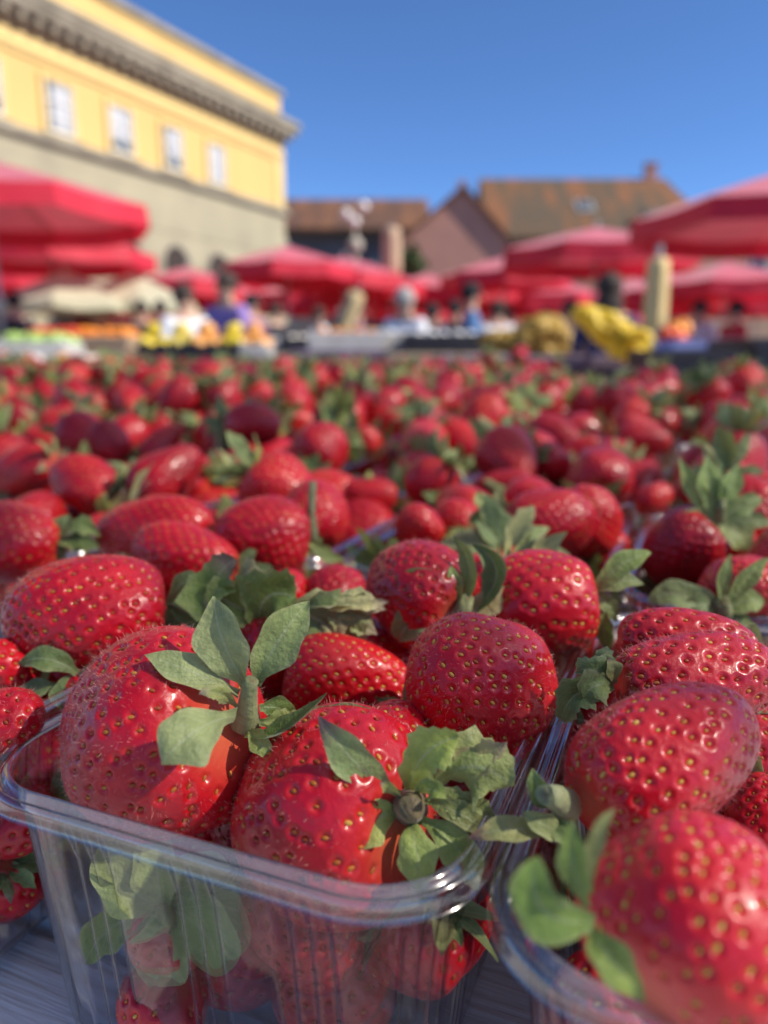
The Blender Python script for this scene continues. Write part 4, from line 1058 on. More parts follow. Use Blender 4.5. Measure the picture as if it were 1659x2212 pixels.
for k in range(9):
    x = 4.8 + 2.43 * k
    pts = [(-.65, 0)] + [(-.65 * math.cos(a), 4.05 + .65 * math.sin(a)) for a in np.linspace(0, math.pi, 13)] + [(.65, 0)]
    def ext(pp, y0, y1):
        m_ = MB(); n = len(pp); P3 = [(x + a, y0, b) for a, b in pp] + [(x + a, y1, b) for a, b in pp]
        m_.poly(P3, [list(range(n)), list(range(n, 2 * n))] + [[i, (i + 1) % n, n + (i + 1) % n, n + i] for i in range(n)]); return m_
    ar_ = ext([(a * 1.3, b + (.16 if b > 0 else 0)) for a, b in pts], .0, .12).build('arch', M['cornice'], yb)
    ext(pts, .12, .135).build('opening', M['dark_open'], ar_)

# ------------------------------------------------------------------ old tiled houses at the back
def tiles(name, c1, c2, c3):
    t = NT(name); tc = t.n('TexCoord'); mp = t.n('Mapping'); mp.inputs['Scale'].default_value = (1.0, .22, .22); t.l(tc.outputs['Object'], mp.inputs[0])
    nz = t.n('TexNoise'); nz.inputs['Scale'].default_value = .8; nz.inputs['Detail'].default_value = 6; nz.inputs['Roughness'].default_value = .6; t.l(mp.outputs[0], nz.inputs[0])
    rp = t.ramp(nz.outputs[0], [(.43, c1), (.5, c2), (.57, c3)]); 
    wv = t.n('TexWave', wave_type='BANDS', bands_direction='X'); wv.inputs['Scale'].default_value = 1.6; t.l(tc.outputs['Object'], wv.inputs[0])
    c = t.mix(t.math('MULTIPLY', wv.outputs[1], .25), rp.outputs[0], tuple(x * .6 for x in c1)); t.l(c, t.b.inputs['Base Color']); t.set(Roughness=.9)
    t.bump(wv.outputs[1], .5, .05); return t.m
M['tiles'] = tiles('clay_roof_tiles', (.115, .082, .05), (.17, .09, .042), (.26, .105, .042))
M['tiles2'] = tiles('dark_clay_roof_tiles', (.13, .065, .04), (.18, .08, .04), (.24, .105, .048))
M['grey_wall'] = simple('grey_house_wall', (.17, .16, .17), (.11, .10, .11), .5, .9)
M['brick'] = simple('old_brick_wall', (.52, .26, .20), (.42, .21, .16), .9, .9)
M['beige'] = simple('beige_house_wall', (.50, .32, .22), (.43, .28, .19), .5, .9)
def gable_roof(name, x0, x1, y0, y1, ze, zr, over, mat, parent, hipL=0, hipR=0, th=.18):
    ym = (y0 + y1) / 2
    a = [(x0 - over, y0 - over, ze), (x1 + over, y0 - over, ze), (x1 + over, y1 + over, ze), (x0 - over, y1 + over, ze), (x0 - over + hipL, ym, zr), (x1 + over - hipR, ym, zr)]
    b = [(p[0], p[1], p[2] - th) for p in a]
    m_ = MB(); m_.poly(a + b, [(0, 1, 5, 4), (2, 3, 4, 5), (1, 2, 5), (3, 0, 4), (6, 7, 11, 10), (8, 9, 10, 11), (0, 1, 7, 6), (2, 3, 9, 8), (1, 2, 8, 7), (3, 0, 6, 9)])
    return m_.build(name, mat, parent)
def win(parent, x, y, z, w_, h_, fm='white', facing=-1):
    f = MB().box((x, y, z), (w_ + .16, .10, h_ + .16)).build('window', M[fm], parent)
    MB().box((x, y - .055, z), (w_, .012, h_)).build('pane', M['glass'], f)
    return f
def hz(x, y, Y): return at_Y(x, y, Y)
# left house behind the lamp
Y1 = 50.; xa, xb = hz(560, 490, Y1).x, hz(915, 490, Y1).x; ze = hz(770, 494, Y1).z; zr = hz(770, 430, Y1 + 5).z
h1 = empty('tiled_house', ((xa + xb) / 2, Y1, 0), None, 'low grey house with a rusty tiled roof behind the street lamp', 'house'); ox, oy = (xa + xb) / 2, Y1
part('wall', M['grey_wall'], h1, span(xa - ox, xb - ox, 0, 10, 0, ze - .2))
gable_roof('roof', xa - ox, xb - ox, 0, 10, ze, zr, .5, M['tiles2'], h1)
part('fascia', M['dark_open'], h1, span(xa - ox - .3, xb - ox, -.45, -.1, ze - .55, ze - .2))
for k in range(5): win(h1, xa - ox + 1.8 + k * 1.9, 0, ze - 2.2, .9, 1.3, 'grey_wall')
# brick gable house
Y2 = 46.; ap = hz(1001, 402, Y2); e0 = hz(872, 512, Y2); e1 = hz(1098, 512, Y2); oy = Y2; ox = ap.x
h2 = empty('brick_gable_house', (ox, Y2, 0), None, 'old brick house with its pointed gable facing the market', 'house')
x0, x1 = e0.x - ox, e1.x - ox
P_ = [(x0, 0, 0), (x1, 0, 0), (x1, 0, e1.z), (0, 0, ap.z - .15), (x0, 0, e0.z)]; Pb = [(a, 8, c) for a, b, c in P_]
MB().poly(P_ + Pb, [(0, 1, 2, 3, 4), (5, 6, 7, 8, 9), (0, 1, 6, 5), (1, 2, 7, 6), (2, 3, 8, 7), (3, 4, 9, 8), (4, 0, 5, 9)]).build('wall', M['brick'], h2)
m_ = MB()
for (xe, zz) in ((x0 - .35, e0.z - .3), (x1 + .35, e1.z - .3)):
    q = [(xe, -.3, zz), (0, -.3, ap.z + .1), (0, 8, ap.z + .1), (xe, 8, zz)]
    q2 = [(a, b, c - .22) for a, b, c in q]; m_.poly(q + q2, [(0, 1, 2, 3), (4, 5, 6, 7), (0, 1, 5, 4), (1, 2, 6, 5), (2, 3, 7, 6), (3, 0, 4, 7)])
rf = m_.build('roof', M['tiles2'], h2)
MB().box((.05, 1.2, ap.z + .15), (.45, .45, .7)).build('chimney', M['brick'], rf)
win(h2, .1, 0, e0.z - 2.6, .7, 1.0, 'brick')
# long tiled roof
Y3 = 52.; xa, xb = hz(1066, 512, Y3).x, hz(1540, 512, Y3).x; ze = hz(1290, 512, Y3).z; zr = hz(1280, 386, Y3 + 6).z; ox = (xa + xb) / 2
h3 = empty('long_tiled_house', (ox, Y3, 0), (0, 0, 0), 'long house under a big patchy orange and brown tiled roof', 'house')
part('wall', M['beige'], h3, span(xa - ox, xb - ox, 0, 12, 0, ze - .2))
rf = gable_roof('roof', xa - ox, xb - ox, 0, 12, ze, zr, .5, M['tiles'], h3, hipL=.2, hipR=1.8)
cpos = hz(1405, 372, Y3 + 6); MB().box((cpos.x - ox, 6, zr + .3), (.8, .6, 1.2)).box((cpos.x - ox, 6, zr + .95), (.95, .75, .12)).build('chimney', M['brick'], rf)
sk = hz(1262, 452, Y3 + 2.6)
sl = math.atan2(zr - ze, 6.5)
sm = Matrix.Translation((sk.x - ox, 2.6, ze + (2.6 + .5) / 6.5 * (zr - ze) + .05)) @ Matrix.Rotation(sl, 4, 'X')
s1 = MB().box((0, 0, .03), (1.1, 1.3, .12), M4=sm).build('skylight', M['white'], rf); MB().box((0, 0, .1), (.9, 1.1, .03), M4=sm).build('pane', M['glass'], s1)
sk = hz(1400, 490, Y3 + 1); MB().box((sk.x - ox, .6, ze + 1.0), (1.0, 1.0, 1.6)).build('dormer', M['cornice'], rf)
for k in range(7): win(h3, xa - ox + 1.6 + k * 2.1, 0, ze - 2.0, .9, 1.3, 'beige')
# plain house at the right
Y4 = 44.; xa, xb = hz(1478, 540, Y4).x, hz(1900, 540, Y4).x; ze = hz(1600, 512, Y4).z; ox = (xa + xb) / 2
h4 = empty('beige_house', (ox, Y4, 0), None, 'beige house wall at the right edge under the darkest parasol', 'house')
part('wall', M['beige'], h4, span(xa - ox, xb - ox, 0, 7, 0, ze)); gable_roof('roof', xa - ox, xb - ox, 0, 7, ze + .18, ze + 1.6, .3, M['tiles2'], h4)
win(h4, hz(1640, 560, Y4).x - ox, 0, hz(1640, 565, Y4).z, .9, 1.3)
# street lamp with globe lights
P = hz(768, 560, 24.); lp = empty('street_lamp', (P.x, 24, 0), None, 'ornate street lamp with pale globes in front of the grey house', 'street lamp')
zt = hz(768, 470, 24.).z
MB().cone((0, 0, 0), (0, 0, .5), .16, .10).cone((0, 0, .5), (0, 0, zt), .06, .045).ball((0, 0, zt * .6), .10).ball((0, 0, zt * .75), .12).cone((0, 0, zt - .2), (0, 0, zt + .1), .09, .05).build('post', simple('pale_lamp_post', (.45, .42, .34)), lp)
t = NT('globe_glass'); t.set(Base_Color=(.85, .83, .78), Roughness=.2); M['globe'] = t.m
for (gx, gy) in ((748, 462), (786, 446), (766, 478)):
    G = hz(gx, gy, 24.); MB().cone((0, 0, zt - .05), (G.x - P.x, 0, G.z - .15), .02, .02).build('arm', M['dark_metal'], lp)
    MB().ball((G.x - P.x, 0, G.z), .15, sub=3).build('globe', M['globe'], lp, True)
MB().ball((0, 0, hz(768, 530, 24.).z), .22, (1, 1, 1.1), sub=3).build('flower_basket', simple('pale_basket', (.5, .47, .38)), lp, True)

# small tree by the gable
M['bark'] = simple('bark', (.12, .09, .06)); M['foliage'] = simple('tree_leaves', (.10, .17, .05), (.05, .09, .025), 3, .6)
P = hz(888, 575, 30.); tr = empty('small_tree', (P.x, 30, 0), None, 'small green tree beside the tan folded parasol', 'tree')
MB().cone((0, 0, 0), (.05, 0, P.z - .3), .10, .06).cone((.05, 0, P.z - .6), (.4, .1, P.z + .2), .05, .02).cone((.05, 0, P.z - .6), (-.35, .1, P.z + .3), .05, .02).build('trunk', M['bark'], tr)
n = 1500; d = rng.normal(size=(n, 3)); d /= np.linalg.norm(d, axis=1, keepdims=True); c = d * (rng.random((n, 1)) ** .5) * [.55, .55, .8] * (1 + .25 * np.sin(d[:, :1] * 7)) + [0, 0, P.z]
a = rng.normal(size=(n, 3)) * .05; b = rng.normal(size=(n, 3)) * .05
link(bpy.data.objects.new('crown', np_mesh('crown', np.stack([c - a, c - b, c + a, c + b], 1).reshape(-1, 3), np.arange(4 * n).reshape(-1, 4), [M['foliage']], smooth=False)), tr)

# ------------------------------------------------------------------ people
SKIN = simple('skin', (.55, .33, .23), (.50, .29, .20), 10, .5)
def skinned(name, pts, edges, rad, mat, parent, root=0):
    me = bpy.data.meshes.new(name); me.from_pydata(pts, edges, []); o = bpy.data.objects.new(name, me); link(o, parent)
    md_ = o.modifiers.new('skin', 'SKIN'); md_.use_smooth_shade = True
    if not me.skin_vertices: 
        bpy.context.view_layer.objects.active = o
    for v, r in zip(me.skin_vertices[0].data, rad): v.radius = (r, r * .8) if np.ndim(r) == 0 else r
    me.skin_vertices[0].data[root].use_root = True
    s2 = o.modifiers.new('sub', 'SUBSURF'); s2.levels = 1; s2.render_levels = 2
    me.materials.append(mat); return o
def person(x, yhead, D, shirt, trousers, hairc, label, rz=0, arm=0, bald=False, long=False):
    P = at_Y(x, yhead, D); H = P.z + .02; k = H / 1.72
    root = empty('person', (P.x, D, 0), (0, 0, rz), label, 'person', None)
    J = dict(pel=(0, 0, .95), sp=(0, .01, 1.15), ch=(0, .01, 1.36), nk=(0, .0, 1.48), hd=(0, -.01, 1.56), tp=(0, -.01, 1.68),
             sl=(-.17, 0, 1.40), el=(-.24, -.03 - arm * .05, 1.14), wl=(-.22, -.10 - arm * .2, .92 + arm * .12), sr=(.17, 0, 1.40), er=(.24, -.03, 1.14), wr=(.22, -.12, .93),
             hl=(-.10, 0, .90), kl=(-.11, -.02, .50), al=(-.11, .02, .09), tl=(-.11, -.13, .04), hr=(.10, 0, .90), kr=(.11, -.03, .50), ar=(.12, .02, .09), tr=(.12, -.13, .04),
             ml=(-.21, -.14 - arm * .24, .85 + arm * .12), mr=(.21, -.16, .86))
    names = list(J); pts = [tuple(c * k for c in J[n]) for n in names]; ix = {n: i for i, n in enumerate(names)}
    E = [('pel', 'sp'), ('sp', 'ch'), ('ch', 'nk'), ('nk', 'hd'), ('hd', 'tp'), ('ch', 'sl'), ('sl', 'el'), ('el', 'wl'), ('wl', 'ml'), ('ch', 'sr'), ('sr', 'er'), ('er', 'wr'), ('wr', 'mr'),
         ('pel', 'hl'), ('hl', 'kl'), ('kl', 'al'), ('al', 'tl'), ('pel', 'hr'), ('hr', 'kr'), ('kr', 'ar'), ('ar', 'tr')]
    rad = dict(pel=.13, sp=.12, ch=.13, nk=.055, hd=.085, tp=.07, sl=.065, el=.045, wl=.03, ml=.035, sr=.065, er=.045, wr=.03, mr=.035, hl=.09, kl=.06, al=.04, tl=.035, hr=.09, kr=.06, ar=.04, tr=.035)
    skinned('body', pts, [(ix[a], ix[b]) for a, b in E], [rad[n] * k for n in names], SKIN, root)
    def sub(name, ns, es, add, mat, r0):
        jx = {n: i for i, n in enumerate(ns)}
        skinned(name, [pts[ix[n]] for n in ns], [(jx[a], jx[b]) for a, b in es], [(rad[n] + add) * k for n in ns], mat, root, jx[r0])
    sub('shirt', ['pel', 'sp', 'ch', 'sl', 'el', 'sr', 'er'], [('pel', 'sp'), ('sp', 'ch'), ('ch', 'sl'), ('sl', 'el'), ('ch', 'sr'), ('sr', 'er')], .022, shirt, 'pel')
    sub('trousers', ['pel', 'hl', 'kl', 'al', 'hr', 'kr', 'ar'], [('pel', 'hl'), ('hl', 'kl'), ('kl', 'al'), ('pel', 'hr'), ('hr', 'kr'), ('kr', 'ar')], .015, trousers, 'pel')
    m_ = MB(); m_.ball((0, .015 * k, 1.64 * k), .105 * k, (.92, 1.05, 1.0), 3, .02)
    if long: m_.ball((0, .05 * k, 1.50 * k), .10 * k, (1.0, .7, 1.5), 3, .02)
    m_.build('hair', hairc, root, True)
    m_ = MB(); m_.cone((0, -.10 * k, 1.60 * k), (0, -.125 * k, 1.575 * k), .008, .018, 8).build('nose', SKIN, root, True)
    return root
def mc(name, c): return simple(name, c, rough=.85)
dk = mc('dark_trousers', (.04, .04, .06)); bl = mc('jeans', (.08, .12, .22)); hb = mc('brown_hair', (.06, .04, .03)); hg = mc('grey_hair', (.4, .38, .36)); hk = mc('black_hair', (.02, .018, .02))
C_ = dict(white=mc('white_shirt', (.85, .86, .9)), purple=mc('purple_dress', (.30, .20, .50)), blue=mc('blue_shirt', (.12, .25, .48)), red=mc('red_shirt', (.6, .05, .07)), black=mc('black_shirt', (.03, .03, .04)), navy=mc('navy_shirt', (.05, .05, .14)), cream=mc('cream_shirt', (.7, .66, .52)), mauve=mc('mauve_shirt', (.35, .16, .26)))
person(396, 622, 5.8, C_['white'], bl, hb, 'person in a white shirt standing behind the yellow fruit', .6)
person(487, 596, 6.4, C_['purple'], C_['purple'], hb, 'person in a long purple dress right of the white shirt', -.5)
person(545, 640, 9.5, C_['mauve'], dk, hk, 'person in a mauve top behind the one in purple', 1.2)
person(1020, 618, 7.5, C_['blue'], dk, hk, 'person in a blue shirt seen from the side at the centre', 1.5)
person(985, 655, 9.5, C_['black'], dk, hk, 'person in black left of the one in blue', 2.)
person(1317, 602, 4.6, C_['navy'], dk, hb, 'person with long dark hair behind the yellow bag', 3.0, long=True)
person(876, 630, 6.3, C_['white'], dk, hg, 'person in white with grey hair, centre', 2.6)
person(1512, 655, 9.0, C_['white'], bl, hk, 'person in white at the right between the distant stalls', -.8)
person(305, 655, 10.5, C_['black'], dk, hk, 'person in black under the cream parasols', .3)
person(30, 640, 9.5, C_['black'], dk, hk, 'person in black at the left edge under the parasols', .9)
person(690, 668, 12., C_['white'], dk, hb, 'person in white far off below the left red parasols', 2.)
person(1100, 668, 12., C_['cream'], bl, hb, 'person in cream far off right of the one in blue', 2.)
person(735, 672, 14., C_['black'], dk, hg, 'person in black far off near the centre', 0.)
person(1180, 672, 13., C_['white'], bl, hb, 'person in white far off below the large red parasol', 0.)

for k, (x, y, D, sh, tr_, hr, lab) in enumerate([(345, 655, 9.8, 'red', dk, hk, 'person in red under the cream parasols'), (595, 660, 10.5, 'black', bl, hb, 'person in black and jeans left of the leaning beige parasol'),
    (775, 660, 10.0, 'mauve', dk, hb, 'person in mauve left of the white one at the centre'), (935, 662, 9.0, 'navy', dk, hk, 'person in navy right of the white one at the centre'),
    (1075, 655, 8.6, 'white', dk, hb, 'person in white shirt with dark trousers right of the one in blue'), (1230, 655, 8.0, 'cream', bl, hb, 'person in cream left of the long haired one'),
    (1590, 655, 8.5, 'red', dk, hk, 'person in red near the right edge'), (1400, 660, 9.2, 'black', dk, hb, 'person in black left of the cream folded parasol')]):
    person(x, y, D, C_[sh], tr_, hr, lab, rz=k * .8)

# ------------------------------------------------------------------ other stalls
M['crate_wood'] = simple('crate_wood', (.45, .34, .22), scale=30); M['crate_blk'] = simple('black_crate_plastic', (.022, .018, .026), rough=.5)
M['crate_grn'] = simple('green_crate_plastic', (.05, .2, .08), rough=.5); M['crate_blu'] = simple('blue_crate_plastic', (.05, .12, .42), rough=.5); M['crate_wht'] = simple('pale_crate', (.6, .58, .55), rough=.6)
M['slab'] = simple('stone_stall_top', (.34, .31, .27), (.25, .23, .20), 3, .8); M['cloth_p'] = simple('lilac_table_cover', (.22, .16, .22), (.10, .07, .11), 9, .8)
FR = {n: simple(n + '_skin', c, rough=.35, scale=20) for n, c in dict(lemon=(.85, .66, .05), orange=(.88, .30, .02), tomato=(.75, .07, .02), peach=(.85, .40, .10), lettuce=(.42, .60, .16), onion=(.72, .66, .55), aubergine=(.10, .03, .10), apple=(.75, .6, .12), white_bulb=(.8, .78, .74), plum=(.2, .08, .2)).items()}
def stall(x, D, w_, d_, h, label, mat='slab', rz=0):
    P = ray_ground(x, D); r = empty('market_stall', (P.x, D, 0), (0, 0, rz), label, 'stall')
    MB().box((0, 0, h - .03), (w_, d_, .06), bev=.01).build('top', M[mat], r)
    for sx in (-1, 1): MB().box((sx * (w_ / 2 - .25), 0, (h - .06) / 2), (.14, d_ * .8, h - .06)).build('leg', M['slab'], r)
    return r
CRM = {}
def crate(P, rz, w_, d_, h, mat, label, group=None):
    key = (w_, d_, h, mat)
    if key not in CRM:
        wall = MB(); th = .014
        for q in range(3):
            z = h * (q + .5) / 3
            wall.box((0, -d_ / 2, z), (w_, th, h / 3 * .82)).box((0, d_ / 2, z), (w_, th, h / 3 * .82)).box((-w_ / 2, 0, z), (th, d_ - th, h / 3 * .82)).box((w_ / 2, 0, z), (th, d_ - th, h / 3 * .82))
        base = MB().box((0, 0, .006), (w_ - .02, d_ - .02, .012))
        CRM[key] = [('side', wall.mesh('side', M[mat])), ('bottom', base.mesh('bottom', M[mat]))]
        for sx in (-1, 1):
            for sy in (-1, 1): CRM[key].append(('corner_post', MB().box((sx * (w_ / 2 - .02), sy * (d_ / 2 - .02), h / 2 + .004), (.026, .026, h + .008)).mesh('corner_post', M[mat])))
    r = empty('crate', P, (0, 0, rz), label, 'crate', group)
    for n_, me in CRM[key]: link(bpy.data.objects.new(n_, me), r)
    return r
FM = {}
def fruit(kind, P, s_=1.0, label=None, group=None):
    if kind not in FM:
        prof = [(.0, -.036), (.012, -.040), (.030, -.026), (.040, 0), (.036, .022), (.018, .036), (.006, .033), (0, .028)]
        if kind == 'lemon': prof = [(0, -.052), (.008, -.046), (.028, -.026), (.034, 0), (.028, .026), (.009, .045), (0, .052)]
        me = MB().lathe(prof, 12).mesh(kind, FR[kind], True); FM[kind] = me
    o = link(bpy.data.objects.new(kind, FM[kind])); o.location = P; o.scale = (s_,) * 3; o.rotation_euler = (rng.uniform(-1.5, 1.5), rng.uniform(-1, 1), rng.uniform(0, 6))
    return tag(o, label, kind.replace('_', ' '), group)
def heap(kind, P, rz, w_, d_, n, z, where):
    c, s_ = math.cos(rz), math.sin(rz)
    cols = max(2, int(w_ / .075)); rows = max(1, int(d_ / .08)); k = 0
    for lay in range(2):
        for a in range(cols - lay):
            for b in range(rows - lay):
                if k >= n: return
                x = (a + .5 + lay * .5) / cols * w_ - w_ / 2 + rng.normal(0, .006); y = (b + .5 + lay * .5) / rows * d_ - d_ / 2 + rng.normal(0, .006)
                fruit(kind, P + Vector((x * c - y * s_, x * s_ + y * c, z + .035 + lay * .055)), rng.uniform(.88, 1.08), '%s heaped %s' % (kind.replace('_', ' '), where), '%s fruit heaped %s' % (kind.replace('_', ' '), where)); k += 1
# left: stone counter with the lemon and peach row
st = stall(330, 5.6, 3.6, .9, .86, 'grey stone counter at the left carrying the yellow fruit', rz=.03)
NM = ['leftmost', 'second from the left', 'middle', 'second from the right', 'rightmost']
for k, (x, kind, mt) in enumerate([(345, 'lemon', 'crate_blk'), (400, 'apple', 'crate_blk'), (450, 'peach', 'crate_blk'), (505, 'lemon', 'crate_blk'), (555, 'peach', 'crate_wht')]):
    P = at_Y(x, 765, 3.15); P.z = .90
    crate(P, .03, .105, .22, .05, mt, 'small %s tray of %ss, %s in the row of yellow fruit' % ('dark' if mt == 'crate_blk' else 'pale', kind, NM[k]), 'fruit trays in the yellow row')
    heap(kind, P, .03, .10, .2, 5, .014, 'in the %s tray of the yellow row' % NM[k])
P = at_Y(450, 765, 3.15); r = empty('market_stall', (P.x, 3.2, 0), (0, 0, .03), 'narrow dark stall table under the row of yellow fruit trays', 'stall')
MB().box((0, 0, .875), (.70, .5, .05), bev=.01).build('top', M['crate_blk'], r)
for sx in (-.3, .3): MB().box((sx, 0, .425), (.05, .4, .85)).build('leg', M['slab'], r)
st = stall(180, 8.2, 3.4, .9, .95, 'wooden stall under the cream parasols carrying red produce', 'crate_wood')
for k, (x, kind, n) in enumerate([(105, 'tomato', 40), (160, 'tomato', 40), (215, 'orange', 30), (262, 'orange', 40)]):
    P = at_Y(x, 765, 8.1); P.z = .98
    crate(P, 0, .34, .6, .12, 'crate_wood', 'wooden crate of %ses %s on the stall under the cream parasols' % (kind if kind == 'tomato' else 'orang', ('at the left end', 'second from the left', 'third from the left', 'at the right end')[k])); heap(kind, P, 0, .3, .55, n, .08, ('at the left end', 'second from the left', 'third from the left', 'at the right end')[k] + ' under the cream parasols')
# lettuce box left
P = at_Y(88, 765, 3.6); P.z = .90; st = stall(60, 3.6, .9, .5, .895, 'small pale stall with lettuce at the left edge', 'crate_wht')
crate(P, .1, .30, .3, .07, 'crate_wht', 'pale box of lettuce at the left')
for a in range(3):
    for b in range(2):
        Q = P + Vector((-.09 + a * .09, -.06 + b * .12, .07)); bm = bmesh.new(); o = None
        m_ = MB()
        for q in range(4): m_.ball((rng.normal(0, .008), rng.normal(0, .008), q * .008), .05 - q * .006, (1, 1, .6), 3, .10)
        o = m_.build('lettuce', FR['lettuce'], None); o.location = Q; tag(o, 'pale green lettuce head in the box at the left', 'lettuce', 'lettuce heads in the pale box')
# tan blobs at the far left end of the table: boxes of potatoes / onions
st = stall(100, 2.75, 1.5, .35, .84, 'low wooden stall at the left edge just beyond the strawberries', 'crate_wood')
for k, (x, kind) in enumerate([(12, 'onion'), (45, 'white_bulb'), (75, 'peach'), (150, 'peach'), (190, 'onion'), (230, 'onion')]):
    P = at_Y(x, 790, 2.75); P.z = .84
    wq = ['first', 'second', 'third', 'fourth', 'fifth', 'last'][k]
    for q in range(3): fruit(kind, P + Vector((rng.normal(0, .03), rng.normal(0, .03), .036)), 1.0, 'pale %s in the %s cluster from the left on the low wooden stall' % (kind.replace('_', ' '), wq), '%s cluster on the low stall' % wq)
# middle clutter
cl = [(610, 6.5, 'white_bulb', 'crate_wht'), (680, 6.2, 'onion', 'crate_blk'), (745, 5.4, 'orange', 'crate_wht'), (705, 8.5, 'aubergine', 'crate_grn'), (815, 6.4, 'lettuce', 'crate_blu'), (840, 5.6, 'white_bulb', 'crate_wht'),
      (905, 5.8, 'plum', 'crate_blk'), (955, 5.2, 'white_bulb', 'crate_blk'), (1090, 6.4, 'white_bulb', 'crate_wht'), (1140, 8.5, 'tomato', 'crate_wht'), (1480, 8.2, 'tomato', 'crate_wht'), (1540, 8.4, 'onion', 'crate_wht'), (1600, 8.2, 'tomato', 'crate_wht')]
WH = ['below the leaning beige parasol', 'just right of the leaning beige parasol', 'with oranges, left of the centre person in white', 'far off under the red parasols left of centre', 'left of the centre person in white', 'in front of the centre person in white',
      'between the centre person in white and the one in black', 'in front of the person in black at the centre', 'just behind the ochre bag', 'far behind the ochre bag', 'just right of the cream folded parasol', 'second right of the cream folded parasol', 'near the right edge under the red parasol']
for k, (x, D, kind, mt) in enumerate(cl):
    zz = .90 + (.02 * (k % 3)); where = WH[k]
    stall(x, D, .75, .6, zz, 'stall %s' % where, ['slab', 'crate_wood', 'cloth_p'][k % 3], rz=.1 * (k % 3 - 1))
    P = ray_ground(x, D - .02); P.z = zz + .003
    crate(P, .1 * (k % 3 - 1), .5, .4, .12, mt, 'crate on the stall %s' % where); heap(kind, P, .1 * (k % 3 - 1), .42, .34, 20, .07, 'on the stall ' + where)
# dark crates and oranges at the right
P = ray_ground(1600, 2.15); P.z = .74
r = empty('market_stall', (.98, 1.97, 0), (0, 0, -GA), 'dark low stall beyond the right end of the strawberry table', 'stall')
MB().box((0, 0, .71), (1.0, .7, .06), bev=.01).build('top', M['crate_blk'], r)
for sx in (-.4, .4): MB().box((sx, 0, .34), (.06, .5, .68)).build('leg', M['slab'], r)
def bigcrate(P, w_, d_, h, rz, label):
    r = empty('crate', P, (0, 0, rz), label, 'crate')
    MB().box((0, -d_ / 2, h / 2), (w_, .02, h), bev=.004).box((0, d_ / 2, h / 2), (w_, .02, h), bev=.004).box((-w_ / 2 + .01, 0, h / 2), (.02, d_ - .022, h), bev=.004).box((w_ / 2 - .01, 0, h / 2), (.02, d_ - .022, h), bev=.004).build('side', M['crate_blk'], r)
    MB().box((0, 0, .012), (w_ - .045, d_ - .025, .018)).build('bottom', M['crate_blk'], r)
    MB().box((0, -d_ / 2 - .012, h - .012), (w_ + .02, .012, .022), bev=.003).build('lip', M['crate_blk'], r)
    return r
P1 = at_Y(1485, 765, 1.85); P1.z = .742; bigcrate(P1, .215, .32, .180, -.12, 'low black plastic crate at the right with oranges behind it')
P2 = at_Y(1705, 765, 1.80); P2.z = .742; bigcrate(P2, .27, .32, .205, -.1, 'taller black plastic crate cut by the right edge')
P = at_Y(1505, 765, 2.15); P.z = .742
o = MB().box((0, 0, .085), (.20, .14, .17), bev=.01).box((0, 0, .175), (.17, .12, .012), bev=.003).build('carton', simple('blue_carton', (.28, .32, .60)), None); P.z = .770; o.location = P; tag(o, 'pale blue carton behind the low black crate', 'carton')
for k, (x, y, D, kind) in enumerate([(1440, 727, 2.6, 'tomato'), (1456, 716, 2.62, 'orange'), (1474, 712, 2.66, 'orange'), (1462, 735, 2.58, 'tomato')]):
    P = at_Y(x, y, D); fruit(kind, P, .85, '%s %s on the pile beside the yellow bag' % ('red' if kind == 'tomato' else 'bright', kind), '%s fruits beside the yellow bag' % kind)
r = empty('market_stall', (at_Y(1400, 765, 2.75).x, 2.8, 0), None, 'stall table behind the black crates holding oranges and the yellow bag', 'stall')
MB().box((0, 0, .885), (1.5, .5, .05), bev=.01).build('top', M['cloth_p'], r)
for sx in (-.6, .6): MB().box((sx, 0, .43), (.05, .4, .86)).build('leg', M['slab'], r)
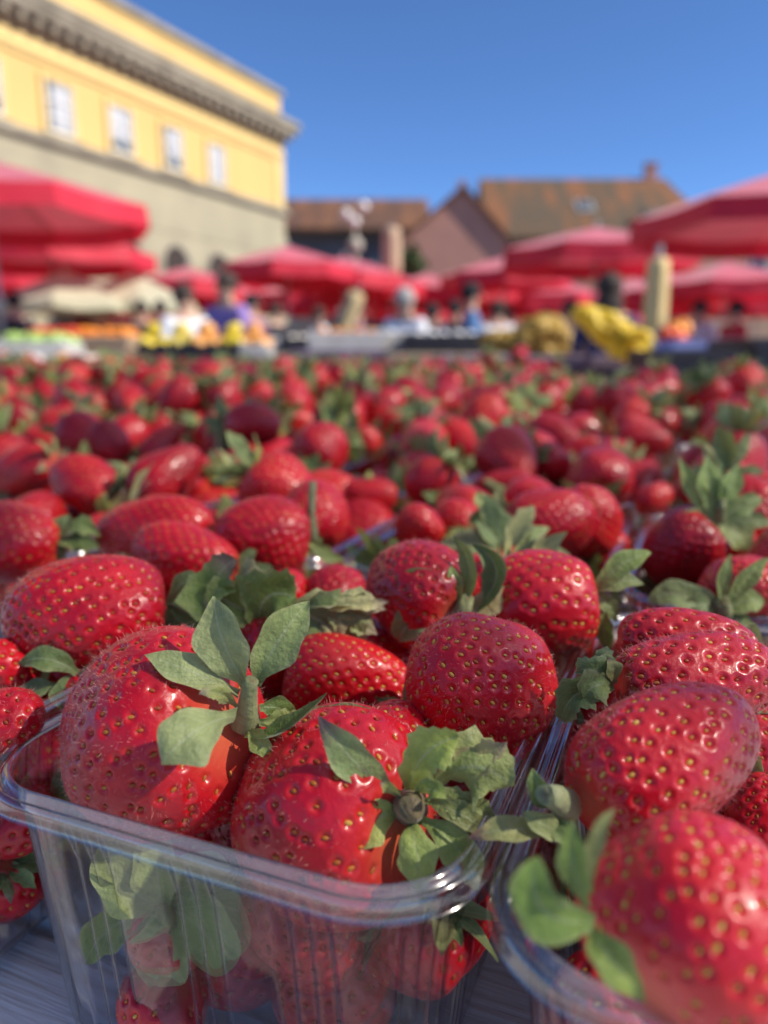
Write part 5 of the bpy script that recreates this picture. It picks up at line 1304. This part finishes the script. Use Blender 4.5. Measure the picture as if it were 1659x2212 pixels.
def crumpled(pts, D, th, mat, label, cat, name):
    """a soft crumpled bag: a puffed cushion following a closed outline, with creases"""
    W3 = [at_Y(x, y, D) for x, y in pts]; c = sum(W3, Vector()) / len(W3); bm = bmesh.new(); n = len(W3); rings = []
    K = 7
    for side in (1, -1):
        for q in range(K):
            f = math.cos(q / (K - 1) * math.pi / 2 * .98); dy = math.sin(q / (K - 1) * math.pi / 2) * th * side
            if side == -1 and q == 0: continue
            rings.append((side, [bm.verts.new(c + (p - c) * f + Vector((0, dy * (1 + .35 * math.sin(i * 2.1 + q) + .2 * math.sin(i * 5.3)), .25 * th * math.sin(i * 1.7 + q * 1.3) * (1 - f)))) for i, p in enumerate(W3)]))
    A = [r for s_, r in rings if s_ == 1]; B = [A[0]] + [r for s_, r in rings if s_ == -1]
    for S in (A, B):
        for a_, b_ in zip(S, S[1:]):
            for i in range(n): bm.faces.new((a_[i], a_[(i + 1) % n], b_[(i + 1) % n], b_[i]))
        bm.faces.new(S[-1])
    bmesh.ops.translate(bm, vec=-c, verts=bm.verts)
    bmesh.ops.recalc_face_normals(bm, faces=bm.faces)
    me = bpy.data.meshes.new(name); bm.to_mesh(me); bm.free(); me.materials.append(mat); me.polygons.foreach_set('use_smooth', [True] * len(me.polygons))
    o = link(bpy.data.objects.new(name, me)); o.location = c; s2 = o.modifiers.new('sub', 'SUBSURF'); s2.levels = s2.render_levels = 3
    for sz, st in ((.07, .07), (.03, .03)):
        tx = bpy.data.textures.new('creases', 'CLOUDS'); tx.noise_scale = sz
        dm = o.modifiers.new('crease', 'DISPLACE'); dm.texture = tx; dm.strength = st; dm.mid_level = .5
    return tag(o, label, cat)
ym = cloth('yellow_plastic_bag', (.95, .72, .06), .35, .35, .0); om = cloth('ochre_bag', (.52, .33, .06), .2, .4, .0)
crumpled([(1238, 668), (1275, 662), (1310, 664), (1335, 690), (1365, 715), (1400, 712), (1408, 735), (1392, 752), (1392, 785), (1370, 795), (1345, 780), (1318, 755), (1285, 735), (1250, 705)], 2.45, .07, ym, 'bright yellow plastic bag slumped over the edge of a stall', 'bag', 'yellow_bag')
crumpled([(1040, 730), (1060, 712), (1100, 715), (1150, 688), (1200, 684), (1235, 700), (1240, 735), (1235, 765), (1160, 770), (1095, 765), (1045, 760)], 2.9, .09, om, 'crumpled ochre bag left of the bright yellow one', 'bag', 'ochre_bag')
st = stall(1135, 2.9, .62, .5, .885, 'lilac covered stall under the ochre bag', 'cloth_p')
